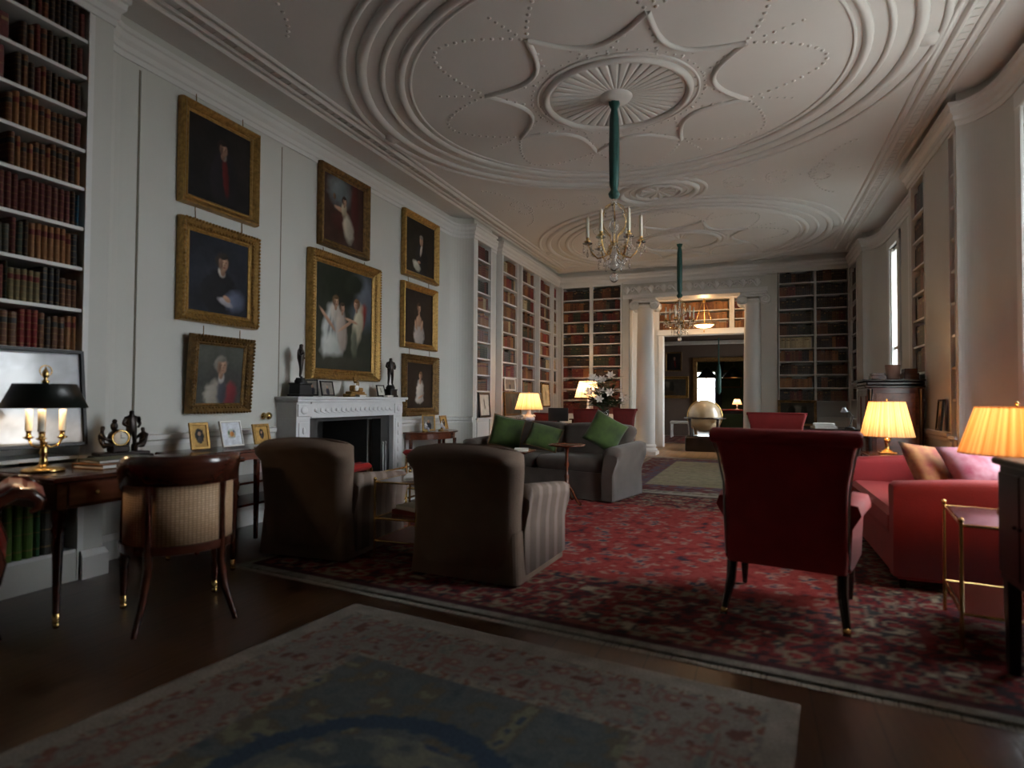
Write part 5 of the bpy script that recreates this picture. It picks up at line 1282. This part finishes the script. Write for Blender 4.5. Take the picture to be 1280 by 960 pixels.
# ------------------------------------------------------------------ right-hand furniture
# big red scroll-backed chair
t = T('red_library_chair', 'large deep red upholstered chair with a rolled top, seen from behind on the rug', 'armchair', (.17, 3.50, .006), R(-9))
M['red_dark'] = mat('crimson_cloth', (.34, .016, .020), .65, noise=.25, nscale=9, sheen=.02)
m = MB(); loops = []
rows = [(.27, .58, .0), (.34, .60, .0), (.50, .605, -.005), (.62, .60, -.01), (.74, .61, -.02), (.84, .645, -.04), (.90, .665, -.06), (.945, .69, -.08)]
for z, w_, y in rows: loops.append(rrect(w_, .09, .035, z, 0, y, 3))
m.loft(loops, 0, True); m.build('backrest', M['red_dark'], t)
m = MB(); m.tube([(-.365, -.105, .965), (-.35, -.105, .965), (.35, -.105, .965), (.365, -.105, .965)], [.03, .042, .042, .03], 14); m.build('top_roll', M['red_dark'], t)
for s_ in (-1, 1):
    m = MB(); m.tube([(s_*.30, .0, .30), (s_*.30, -.045, .50), (s_*.305, -.05, .70), (s_*.33, -.08, .86), (s_*.355, -.12, .95)], .006, 6); m.build('piping', M['brass'] if False else M['pewter'], t)
    m = MB(); loops = []
    for y, zt, x in ((.0, .62, -.045), (.12, .62, -.03), (.35, .62, -.01), (.46, .625, 0), (.50, .60, 0)):
        loops.append([(s_*(.27+x), y, .28), (s_*(.35+x), y, .28), (s_*(.36+x), y, .50), (s_*(.40+x), y, zt-.05), (s_*(.385+x), y, zt), (s_*(.31+x), y, zt+.01), (s_*(.27+x), y, zt-.05)])
    m.loft(loops, 0, True); m.build('arm', M['red_cloth'], t)
    m = MB(); m.tube([(s_*.27, .02, .30), (s_*.27, -.03, .17), (s_*.29, -.12, .03), (s_*.29, -.13, .0)], [.03, .026, .018, .018], 8); l = m.build('leg', M['dark'], t)
    m = MB(); m.ell((s_*.29, -.125, .022), .02, 0, 8, 6); m.build('caster', M['brass'], l)
    m = MB(); m.lathe([(.014, 0), (.022, .10), (.028, .22), (.03, .29)], (s_*.29, .52, 0), 10, caps=True); m.build('leg', M['dark'], t)
seat_cushion(.54, .56, .36, .12, 0, .30).build('seat_cushion', M['red_cloth'], t)
m = MB(); m.box(-.29, .02, .27, .29, .56, .36, bev=.02); m.build('seat_rail', M['red_dark'], t)
# red sofa
t = T('red_sofa', 'bright red sofa with straight padded arms, along the right wall', 'sofa', (1.62, 5.22, .0145), L90)
# local: +y points to -X (front), x runs along Y
def bx(name, x0, y0, z0, x1, y1, z1, mt_, b=.03):
    m = MB(); m.box(x0, y0, z0, x1, y1, z1, bev=b); return m.build(name, mt_, t)
SL = .93
bx('frame', -SL+.02, .02, .06, SL-.02, .78, .30, M['red_cloth'], .01)
for s_ in (-1, 1):
    x0, x1 = sorted((s_*SL, s_*(SL-.13)))
    m = MB(); loops = []
    for y, zt in ((-.0, .68), (.02, .70), (.45, .685), (.78, .66), (.80, .64)):
        xm, hw = (x0+x1)/2, (x1-x0)/2
        loops.append([(x0+.012, y, .08), (x1-.012, y, .08), (x1, y, .5)] + [(xm+(hw+.012)*math.cos(R(q))**1 if False else xm+(hw+.012)*math.copysign(abs(math.cos(R(q)))**.45, math.cos(R(q))), y, zt-.06+.06*math.sin(R(q))**.6 if q not in (0, 180) else zt-.06) for q in range(0, 181, 15)] + [(x0, y, .5)])
    m.loft(loops, 0, True); m.build('arm', M['red_cloth'], t)
m = MB(); m.box(-SL+.13, -.02, .25, SL-.13, .16, .74, bev=.05); m.build('backrest', M['red_cloth'], t)
m = MB(); m.loft([rrect(2*SL-.28, .62, .04, .30, 0, .48), rrect(2*SL-.27, .64, .05, .34, 0, .48), rrect(2*SL-.27, .64, .05, .43, 0, .48), rrect(2*SL-.33, .58, .06, .465, 0, .48)], 0, False); m.build('seat_cushion', M['red_cloth'], t)
for sx in (-1, 1):
    for y in (.06, .74):
        m = MB(); m.lathe([(.018, 0), (.022, .06), (.03, .075)], (sx*(SL-.07), y, 0), 10, caps=True); m.build('leg', M['dark'], t)
c = cushion('rose and gold floral cushion in the near corner of the red sofa', (1.18, 4.76, .675), (R(-34), R(6), R(34)), .46, M['floral2'])
cushion('pink floral cushion beside it, nearer the wall lamp', (1.40, 4.66, .685), (R(-32), R(-4), R(24)), .46, M['floral'])
# brass side table before the near arm
brass_table('slender brass side table by the near arm of the red sofa', (1.16, 3.66, 0), R(-8), .40, .60, .585, [(.17, M['mahog'])], M['dark'])
# black cabinet with the near lamp
t = T('black_cabinet', 'tall black lacquer cabinet on legs, cut by the right edge before the amber lamp', 'cabinet', (1.235, 2.98, 0), 0)
m = MB(); m.box(-.22, -.23, .40, .22, .23, .89); m.build('body', M['black'], t)
m = MB(); m.box(-.245, -.255, .89, .245, .255, .92, bev=.008); m.build('cabinet_top', M['black'], t)
for y0 in (-.215, .005):
    m = MB(); m.box(-.232, y0, .43, -.2205, y0+.21, .86, bev=.003); d = m.build('door', M['black'], t)
    m = MB(); m.ell((-.24, y0+(.19 if y0 < 0 else .02), .65), .009, 0, 8, 6); m.build('knob', M['black'], d)
for sx in (-.19, .19):
    for sy in (-.20, .20):
        m = MB(); tleg(m, sx, sy, 0, .3995, .026, .02, True); m.build('leg', M['black'], t)
table_lamp('brass lamp with a glowing amber pleated shade on the slender brass side table', (1.27, 3.78, .586), 'column', .17, .245, .24, .31, M['shade_amber'], 6.5, (1, .58, .24), pl=.02)
# table and lamp beyond the sofa
t = T('lamp_table', 'small dark table between the red sofa and the tall cabinet, under the pleated lamp', 'table', (1.27, 6.62, 0))
m = MB(); m.box(-.24, -.26, .63, .24, .26, .655, bev=.005); m.build('table_top', M['mahog'], t)
m = MB(); m.box(-.21, -.23, .55, .21, .23, .6295); m.build('apron', M['mahog'], t)
for sx in (-.2, .2):
    for sy in (-.22, .22):
        m = MB(); tleg(m, sx, sy, 0, .55, .018, .012, True); m.build('leg', M['mahog'], t)
table_lamp('brass column lamp with a lit pleated cream shade beyond the red sofa', (1.22, 6.62, .656), 'column', .15, .225, .33, .17, M['shade_cream'], 11, (1, .62, .30), pl=.014)
# tall dark cabinet against the pier
t = T('tall_cabinet', 'tall dark carved wood cabinet against the pier between the windows', 'cabinet', (1.44, 7.72, 0))
m = MB(); m.box(-.25, -.33, .0, .25, .33, 1.32); m.box(-.27, -.35, 0, .265, .35, .10, bev=.01); m.build('body', M['mahog'], t)
m = MB(); m.box(-.29, -.37, 1.32, .268, .37, 1.345, bev=.006); m.box(-.27, -.35, 1.3455, .266, .35, 1.39, bev=.012); m.box(-.31, -.39, 1.391, .268, .39, 1.41, bev=.006); m.build('cornice', M['dark'], t)
for y0 in (-.315, .005):
    m = MB(); m.box(-.262, y0, .14, -.2505, y0+.31, 1.29, bev=.004); m.box(-.268, y0+.05, .2, -.262, y0+.26, 1.23, bev=.003); d = m.build('door', M['mahog_lt'], t)
    m = MB(); m.ell((-.275, y0+(.285 if y0 < 0 else .025), .75), .012, 0, 8, 6); m.build('knob', M['brass'], d)
m = MB()
for x in (-.235, .235): m.lathe([(.028, .12), (.02, .16), (.02, 1.22), (.028, 1.26), (.03, 1.31)], (x, -.335, 0), 12, caps=True)
m.build('pilaster', M['dark'], t)
m = MB(); m.box(-.18, -.342, .16, .18, -.331, 1.26, bev=.003); m.build('side_panel', M['mahog_lt'], t)
t = T('plant_pot', 'plain pale brown pot standing on top of the tall dark cabinet', 'pot', (1.45, 7.55, 1.412))
m = MB(); m.lathe([(.001, 0), (.062, 0), (.075, .16), (.07, .16), (.058, .01), (.001, .01)], seg=24); m.build('pot', mat('terracotta', (.32, .21, .17), .7), t)
for k, (x, y, h, l) in enumerate(((1.30, 7.52, .07, 'small dark box on the left of the tall cabinet top'), (1.62, 7.62, .12, 'stack of dark boxes right of the pot on the tall cabinet'))):
    m = MB(); m.box(-.07, -.1, 0, .07, .1, h*.6, bev=.004); m.box(-.06, -.08, h*.6, .06, .09, h, bev=.004); o = m.build('dark_box', M['mahog']); o.location = (x, y, 1.4115); tag(o, l, 'box')
# red tub chair and paper-laden table farther off
panel_chair('lighter red tufted chair back beyond the big red chair', (.33, 8.95, 0), R(174), .76, .98, M['red_cloth'])
t = T('dark_table', 'dark table stacked with papers before the right end bookcase', 'table', (1.06, 10.1, 0))
m = MB(); m.box(-.60, -.40, .735, .60, .40, .765, bev=.008); m.build('table_top', M['dark'], t)
m = MB(); m.box(-.55, -.35, .63, .55, .35, .7345); m.build('apron', M['dark'], t)
for sx in (-.5, .5):
    for sy in (-.3, .3):
        m = MB(); tleg(m, sx, sy, 0, .63, .03, .02); m.build('leg', M['dark'], t)
for k, (z, w_, d_, l) in enumerate(((.766, .30, .38, 'lowest magazine of the pale pile on the dark table'), (.791, .27, .35, 'middle magazine of the pale pile on the dark table'), (.816, .28, .33, 'topmost magazine of the pale pile on the dark table'))):
    flatbook(l, (1.02, 9.92, z), R(5-6*k), w_, d_, .024, M['paper'], nm='magazine', cat='magazine')
t = T('desk_lamp', 'small white angled desk lamp on the dark table with papers', 'lamp', (1.36, 9.95, .766))
m = MB(); m.lathe([(.001, 0), (.07, 0), (.06, .02), (.01, .03), (.001, .03)], seg=16); m.build('base', M['blackmatt'], t)
m = MB(); m.tube([(0, 0, .03), (.05, 0, .18), (-.06, 0, .30)], .007, 6); m.build('arm', M['blackmatt'], t)
m = MB(); m.lathe([(.02, 0), (.05, -.07), (.047, -.07), (.017, 0)], (-.07, 0, .31), 16); m.build('lamp_shade', M['porcelain'], t)

# dark boxes on the pier ledge: leaning frame
picture('framed_picture', 'dark framed picture leaning on the ledge at the near edge of the pier', 'framed picture', (1.70, 6.80, 1.045), -L90, .16, .30, .018, .02, 'flat', M['black'], portr, tilt=R(-5), res=.012)

# ------------------------------------------------------------------ globe and rooms beyond
t = T('library_globe', 'large pale library globe in a dark stand between the columns', 'globe', (-.98, 14.35, 0))
def globe_fn(m_): return m_
gm = mat('aged_globe_map', (.50, .40, .24), .25, noise=.5, nscale=3, col2=(.30, .24, .17), coat=.8)
m = MB(); m.ell((0, 0, 0), .37, 0, 40, 24); o = m.build('sphere', gm, t); o.location = (0, 0, .80)
m = MB(); m.lathe([(.385, -.02), (.47, -.02), (.47, .012), (.385, .012)], seg=40); loops = None; o = m.build('horizon_ring', M['dark'], t); o.location = (0, 0, .76)
m = MB(); m.tube([(.385*math.cos(a), 0, .80+.385*math.sin(a)) for a in [2*PI*j/40 for j in range(41)]], .010, 6, caps=False); m.build('meridian', M['brass'], t)
for k in range(4):
    a = R(45+90*k); c, s_ = math.cos(a), math.sin(a)
    m = MB(); m.tube([(.43*c, .43*s_, .74), (.42*c, .42*s_, .5), (.40*c, .40*s_, .33)], [.035, .025, .035], 8); m.build('leg', M['dark'], t)
m = MB(); m.box(-.40, -.40, .0, .40, .40, .33, bev=.02); m.box(-.30, -.30, .331, .30, .30, .35); m.build('plinth', M['dark'], t)
# hanging bowl lamp in the lobby
t = T('bowl_pendant', 'lit frosted glass bowl hanging on three chains in the lobby', 'pendant lamp', (-.96, 13.9, 0))
m = MB(); m.lathe([(.001, 2.79), (.05, 2.792), (.15, 2.81), (.215, 2.86), (.21, 2.862), (.14, 2.825), (.001, 2.805)], seg=32); m.build('glass_bowl', M['frost'], t)
m = MB(); m.lathe([(.215, 2.855), (.225, 2.86), (.225, 2.885), (.215, 2.885)], seg=32); m.ell((0, 0, 2.72), (.015, .015, .03), 0, 8, 6); m.build('rim', M['gilt'], t)
for k in range(3):
    a = R(90+120*k); m = MB(); m.tube([(.22*math.cos(a), .22*math.sin(a), 2.88), (.03*math.cos(a), .03*math.sin(a), 3.40)], .006, 6); m.build('chain', M['gilt'], t)
m = MB(); m.tube([(0, 0, 3.38), (0, 0, 3.80)], .008, 6); m.lathe([(.04, 3.38), (.03, 3.42), (.01, 3.44)], seg=12, caps=True); m.build('rod', M['gilt'], t)
LAMPS.append(((-.96, 13.9, 3.02), 24, (1, .60, .28), .08)); LAMPS.append(((-.96, 13.9, 2.55), 5, (1, .60, .28), .08))
# next room
t = T('console_bench', 'pale painted bench with white legs against the far brown wall', 'bench', (-2.0, 18.9, .014))
m = MB(); m.box(-.3, -.22, .42, .3, .22, .50, bev=.02); m.build('seat', M['paper'], t)
for sx in (-.26, .26):
    for sy in (-.18, .18):
        m = MB(); m.tube([(sx, sy, .42), (sx*1.03, sy, .2), (sx, sy, 0)], [.03, .02, .024], 8); m.build('leg', M['trim'], t)
def pend(label, x):
    t = T('hanging_lamp', label, 'hanging lamp', (x, 22, 0))
    m = MB(); m.lathe([(.06, 2.32), (.10, 2.28), (.36, 1.95), (.355, 1.95), (.09, 2.27), (.05, 2.31)], seg=28); m.build('lamp_shade', M['black_shade'], t)
    m = MB(); m.tube([(0, 0, 2.3), (0, 0, 3.1)], .01, 6); m.build('rod', M['dark'], t)
    m = MB(); m.lathe([(.352, 1.952), (.36, 1.94), (.365, 1.952), (.36, 1.97)], seg=28); m.build('brass_rim', M['brass'], t)
    LAMPS.append(((x, 22, 2.08), 14, (1, .68, .35), .05))
pend('dark conical hanging lamp, left of the pair in the farthest room', -1.42); pend('dark conical hanging lamp, right of the pair in the farthest room', -.55)
t = T('hall_table', 'dark table with a red cloth top in the farthest room', 'table', (-.62, 21.9, 0))
m = MB(); m.box(-.5, -.5, .80, .5, .5, .84, bev=.01); m.build('table_top', M['red_cloth'], t)
m = MB(); m.box(-.46, -.46, .70, .46, .46, .7995); m.build('apron', M['dark'], t)
for sx in (-.42, .42):
    for sy in (-.42, .42):
        m = MB(); tleg(m, sx, sy, 0, .70, .04, .03); m.build('leg', M['dark'], t)
table_lamp('small white-shaded lamp on the red-topped table in the farthest room', (-.42, 21.8, .841), 'column', .09, .16, .18, .18, M['shade_white'], 8, (1, .7, .4), pl=.002)
t = T('curtain', 'dark navy curtain beside the bright far window', 'curtain', (-1.17, 24.85, 0))
m = MB(); m.loft([[(x*.03-.12*(z < 2), .04*math.sin(x*2.2), z) for x in range(9)] + [(x*.03-.12*(z < 2), .04*math.sin(x*2.2)+.03, z) for x in range(8, -1, -1)] for z in (.05, 1.0, 1.9, 2.7)], 0, True); m.build('drape', M['navy'], t)
t = T('chandelier_sleeve_far', 'green silk-covered lamp chain hanging in the room beyond', 'lamp chain', (-.9, 19.3, 0)); t.name = 'lamp_chain'
m = MB(); m.lathe([(.02, 1.35), (.07, 1.42), (.08, 1.8), (.06, 2.2), (.02, 2.3), (.02, 3.09)], seg=14, caps=True); m.build('sleeve', M['green_silk'], t)

# ------------------------------------------------------------------ chandeliers
def chandelier(label, loc, ztop, zs, rz=0):
    """ztop: ceiling; zs: bottom of the silk sleeve"""
    t = T('crystal_chandelier', label, 'chandelier', loc, rz)
    m = MB(); m.lathe([(.012, ztop-.002), (.055, ztop-.03), (.05, ztop-.07), (.03, ztop-.11), (.045, ztop-.2), (.05, ztop-.5), (.045, zs+.12), (.03, zs+.07), (.055, zs+.03), (.045, zs), (.015, zs-.02)], seg=16, caps=True, mod=lambda a: 1+.10*math.sin(6*a)); m.build('silk_sleeve', M['green_silk'], t)
    m = MB(); m.lathe([(.02, zs-.02), (.035, zs-.06), (.015, zs-.09), (.015, zs-.20), (.04, zs-.24), (.05, zs-.29), (.02, zs-.33), (.018, zs-.40), (.055, zs-.46), (.06, zs-.52), (.02, zs-.58), (.05, zs-.63), (.03, zs-.68), (.001, zs-.70)], seg=14, caps=True); m.build('baluster', M['glass'], t)
    m = MB(); m.ell((0, 0, zs-.75), (.042, .042, .05), 0, 10, 6); m.build('ball_drop', M['glass'], t)
    # open cage of curved gilt bars above the arms
    for k in range(6):
        a = R(60*k+30); c, s_ = math.cos(a), math.sin(a)
        pr = [(.02, zs-.05), (.09, zs-.10), (.13, zs-.20), (.11, zs-.30), (.04, zs-.36), (.03, zs-.46)]
        m = MB(); m.tube([(r_*c, r_*s_, z) for r_, z in pr], .005, 6); cg = m.build('cage_bar', M['brass'], t)
        for j in (1, 2, 3):
            r_, z = pr[j]; d = MB(); d.ell((r_*c*1.05, r_*s_*1.05, z-.04), (.011, .011, .032), 0, 6, 5); d.build('crystal_drop', M['glass'], cg)
    zc = zs-.42
    for k in range(6):
        a = R(60*k); c, s_ = math.cos(a), math.sin(a)
        pr = [(.03, zc-.04), (.08, zc-.13), (.15, zc-.15), (.20, zc-.10), (.235, zc-.03), (.245, zc)]
        m = MB(); m.tube([(r_*c, r_*s_, z) for r_, z in pr], [.008, .008, .007, .007, .006, .006], 6)
        m.lathe([(.006, 0), (.03, .008), (.034, .014), (.014, .018), (.014, .04), (.017, .045)], (.245*c, .245*s_, zc), 12, caps=True); ar = m.build('arm', M['brass'], t)
        m = MB(); m.lathe([(.016, .045), (.0145, .24), (.004, .245), (.002, .26)], (.245*c, .245*s_, zc), 10, caps=True); m.build('candle', M['candle'], ar)
        m = MB(); m.lathe([(.001, -.03), (.045, -.012), (.048, -.006), (.01, -.012)], (.245*c, .245*s_, zc), 12); m.build('drip_pan', M['glass'], ar)
        for dr, dz, sz_ in ((.28, -.07, .028), (.21, -.07, .024), (.245, -.11, .03), (.14, -.22, .034), (.09, -.20, .03)):
            d = MB(); d.ell((dr*c, dr*s_, zc+dz), (.010, .010, sz_), 0, 6, 5); d.ell((dr*c, dr*s_, zc+dz+sz_+.01), .008, 0, 6, 4); d.build('crystal_drop', M['glass'], ar)
        # bead swag to the next arm
        a2 = R(60*(k+1)); d = MB()
        for j in range(1, 8):
            q = j/8; r_ = .22; aa = a+(a2-a)*q; d.ell((r_*math.cos(aa), r_*math.sin(aa), zc-.03-.07*math.sin(PI*q)), .008, 0, 6, 4)
        d.build('bead_swag', M['glass'], ar)
chandelier('nearer crystal chandelier with white candles, hung by a green silk sleeve', (-1.17, 5.41, 0), HC, 3.06, R(14))
chandelier('farther crystal chandelier hanging before the columned opening', (-1.16, 10.82, 0), HC, 3.0, R(20))

# ------------------------------------------------------------------ rugs
def hsh(a, b, s_): return vnoise(a*1.0+.5, b*1.0+.5, s_)
def pick(n, pal):
    pal = np.array(pal); i = np.clip((n*len(pal)).astype(int), 0, len(pal)-1); return pal[i]
def motif(U, V, s_, f1, f2):
    """repeating stylised flowers"""
    a = np.abs(((U*f1) % 1)-.5); b = np.abs(((V*f2) % 1)-.5); r_ = np.sqrt(a*a+b*b)
    return r_, np.abs(a-b), a+b
def rug_red(w, h):
    def fn(U, V):
        e = np.minimum(w/2-np.abs(U), h/2-np.abs(V))
        wob = (vnoise(U*18, V*18, 4)-.5)
        n = vnoise(U*10, V*10, 1); n2 = vnoise(np.abs(U)*15, V*15, 2); n3 = vnoise(U*30, V*30, 3)
        field = pick(np.clip(n*.5+n2*.5+(n3-.5)*.35, 0, .999), [(.03, .02, .035), (.10, .03, .035), (.19, .022, .022), (.26, .035, .032), (.27, .045, .04), (.24, .03, .028), (.30, .16, .13), (.05, .055, .08), (.33, .08, .065)])
        r_, d_, s_ = motif(U, V, 0, 3.4, 3.4)
        field = np.where((r_ < .16+wob*.06)[..., None], np.array((.27, .10, .085)), field); field = np.where((r_ < .07+wob*.08)[..., None], np.array((.10, .05, .07)), field)
        bn = vnoise(U*17, V*17, 7)
        border = pick(np.clip(bn+wob*.3, 0, .999), [(.03, .014, .022), (.07, .015, .02), (.15, .018, .02), (.04, .025, .03), (.18, .03, .03), (.14, .02, .022), (.20, .13, .10), (.05, .05, .05), (.34, .29, .21)])
        rr, dd, ss = motif(U, V, 0, 4.6, 4.6); border = np.where((np.abs(rr-.22+wob*.08) < .05)[..., None], np.array((.22, .17, .12)), border); border = np.where((rr < .12+wob*.05)[..., None], np.array((.22, .035, .035)), border)
        stripe = pick(np.clip(n3, 0, .999), [(.03, .03, .04), (.2, .06, .05), (.22, .18, .12)])
        c = field; c = np.where((e < .95)[..., None], stripe, c); c = np.where((e < .82)[..., None], border, c); c = np.where((e < .19)[..., None], stripe*.8, c); c = np.where((e < .13)[..., None], np.array((.05, .015, .02))*(.6+n3[..., None]), c)
        c = np.where((e < .07)[..., None], np.array((.24, .23, .20))*(.6+.6*n3[..., None]), c)
        return c
    return fn
def rug_pale(w, h, k=1.0):
    def fn(U, V):
        e = np.minimum(w/2-np.abs(U), h/2-np.abs(V)); n = vnoise(U*9, V*9, 11); n3 = vnoise(U*24, V*24, 12); wob = n3-.5
        field = pick(np.clip(n*.7+n3*.3, 0, .999), [(.30, .27, .18), (.33, .30, .20), (.27, .25, .17), (.34, .30, .21), (.20, .17, .15)])
        border = pick(np.clip(n+wob*.3, 0, .999), [(.10, .09, .13), (.12, .10, .14), (.17, .06, .06), (.10, .09, .13), (.20, .15, .13)])
        out = pick(np.clip(n3+(n-.5)*.4, 0, .999), [(.09, .03, .035), (.16, .045, .045), (.11, .07, .09), (.26, .23, .2)])
        c = field; c = np.where((e < .62)[..., None], border, c); c = np.where((e < .40)[..., None], out, c); c = np.where((e < .10)[..., None], np.array((.28, .26, .22))*(.5+n3[..., None]), c)
        return c
    return fn
def rug_blue(w, h):
    def fn(U, V):
        e = np.minimum(w/2-np.abs(U), h/2-np.abs(V)); n = vnoise(U*16, V*16, 21); n3 = vnoise(U*42, V*42, 22); n4 = vnoise(U*8, V*8, 23); wob = n3-.5
        fld = pick(np.clip(n*.6+n4*.4+wob*.2, 0, .999), [(.055, .07, .08), (.075, .09, .095), (.09, .10, .10), (.08, .09, .09), (.10, .09, .07), (.15, .145, .10), (.05, .065, .09)])
        r_ = np.sqrt(((U-.04)/1.0)**2+((V-.28)/1.1)**2)
        fld = np.where((np.abs(r_-.50) < .04+wob*.03)[..., None], np.array((.035, .055, .085)), fld)
        fld = np.where((r_ < .42)[..., None], pick(n, [(.07, .085, .09), (.11, .12, .11), (.15, .15, .12), (.04, .06, .1)]), fld)
        fld = np.where((np.abs(r_-.24) < .03)[..., None], np.array((.045, .065, .09)), fld)
        br = pick(np.clip(n+wob*.3, 0, .999), [(.10, .05, .04), (.16, .14, .125), (.17, .155, .14), (.16, .14, .12), (.155, .09, .075), (.16, .15, .13), (.11, .12, .11)])
        rr, dd, ss = motif(U, V, 0, 6.5, 6.5); br = np.where((rr < .2+wob*.1)[..., None], np.array((.165, .085, .07)), br); br = np.where((rr < .09)[..., None], np.array((.20, .17, .13)), br)
        st = pick(n3, [(.13, .12, .11), (.2, .18, .15), (.15, .07, .05)])
        c = fld; c = np.where((e < .50)[..., None], st, c); c = np.where((e < .45)[..., None], br, c); c = np.where((e < .14)[..., None], st, c); c = np.where((e < .10)[..., None], np.array((.20, .18, .155))*(.8+.4*n[..., None]), c)
        return c*1.25
    return fn
def fringe(parent, w, h, both=True):
    m = MB(); n = int(w/.011)
    for sy in (-1,):
        for k in range(n):
            x = -w/2+w*(k+.5)/n+random.uniform(-.004, .004); y = sy*h/2
            m.add([(x-.005, y, .004), (x+.005, y, .004), (x+.005+random.uniform(-.004, .004), y+sy*.04, .002), (x-.005, y+sy*.04, .002)], [(0, 1, 2, 3)])
    m.build('fringe', M['fringe'], parent)
def rug(label, cx, cy, w, h, rz, fn, res, z=.001, fr=True):
    t = T('rug', label, 'rug', (cx, cy, z), rz)
    grid_obj('pile', w, h, int(w/res), int(h/res), fn(w, h), M['rug'], t, thick=.012)
    if fr: fringe(t, w, h)
# near edge passes (-3.29,3.12) and (.84,2.70)
a = math.atan2(-.42, 4.13)
w_, h_ = 4.62, 4.62
mx, my = -.72+.0, 2.86
ex, ey = math.cos(a), math.sin(a)
P0 = Vector((-3.32, 3.12)); c_ = P0+Vector((ex, ey))*(w_/2)+Vector((-ey, ex))*(h_/2)
rug('large red patterned carpet under the armchairs and sofas', c_.x, c_.y, w_-.0, h_, a, rug_red, .019)
RUG1 = (c_.x, c_.y, a, w_, h_)
a2 = math.atan2(-.26, 2.25); P0 = Vector((-2.08, 2.80)); ex, ey = math.cos(a2), math.sin(a2); w_, h_ = 2.27, 3.3
c_ = P0+Vector((ex, ey))*(w_/2)-Vector((-ey, ex))*(h_/2)
rug('faded blue-grey rug with a cream border in the foreground', c_.x, c_.y, w_, h_, a2, rug_blue, .012, fr=False)
rug('pale cream-centred rug with a mauve border before the columns', -.72, 9.9, 2.45, 4.5, R(-1), rug_pale, .03, z=.0)
rug('red rug on the floor of the room beyond the doorway', -1.6, 18.0, 2.4, 3.4, 0, rug_red, .04, z=.0, fr=False)
# ------------------------------------------------------------------ camera, sky, lights
cam = bpy.data.cameras.new('camera'); co = bpy.data.objects.new('camera', cam); COL.objects.link(co)
yaw, pit, rol = R(22.0), R(1.4), R(.36)
fw = Vector((-math.sin(yaw)*math.cos(pit), math.cos(yaw)*math.cos(pit), math.sin(pit)))
rt = Vector((math.cos(yaw), math.sin(yaw), 0)); up = rt.cross(fw)
r2 = rt*math.cos(rol)+up*math.sin(rol); u2 = up*math.cos(rol)-rt*math.sin(rol)
mw = Matrix((r2, u2, -fw)).transposed().to_4x4(); mw.translation = (0, 0, 1.18)
co.matrix_world = mw
cam.sensor_width = 36; cam.lens = 737*36/1280; cam.clip_start = .05; cam.clip_end = 200
cam.dof.use_dof = True; cam.dof.focus_distance = 9.0; cam.dof.aperture_fstop = 1.35
S.camera = co
S.view_settings.view_transform = 'Standard'; S.view_settings.look = 'None'; S.view_settings.gamma = 1
S.view_settings.use_curve_mapping = False; S.view_settings.exposure = 0.2
wd = bpy.data.worlds.new('sky'); S.world = wd; wd.use_nodes = True
bg = wd.node_tree.nodes['Background']; bg.inputs[0].default_value = (.90, .96, 1.0, 1); bg.inputs[1].default_value = SKY
def lamp(loc, w, col=(1, .62, .30), r=.03):
    l = bpy.data.lights.new('lamp_bulb', 'POINT'); l.energy = w; l.color = col; l.shadow_soft_size = r
    o = bpy.data.objects.new('lamp_bulb', l); COL.objects.link(o); o.location = loc; return o
RA = a
for o in list(bpy.data.objects):      # what stands on a rug stands on its pile
    if o.parent is None and 'category' in o and o.name.split('.')[0] not in ('rug', 'crystal_chandelier'):
        p = Vector((o.location.x, o.location.y)); lp = Matrix.Rotation(-RUG1[2], 2) @ (p-Vector(RUG1[:2]))
        if (abs(lp.x) < RUG1[3]/2 and abs(lp.y) < RUG1[4]/2) or (-1.95 < p.x < .50 and 7.7 < p.y < 12.1): o.location.z += .015
for a in LAMPS: lamp(*a)
S.cycles.use_denoising = True
S.cycles.max_bounces = 8; S.cycles.transparent_max_bounces = 12
S.cycles.caustics_reflective = False; S.cycles.caustics_refractive = False
S.cycles.sample_clamp_indirect = 6
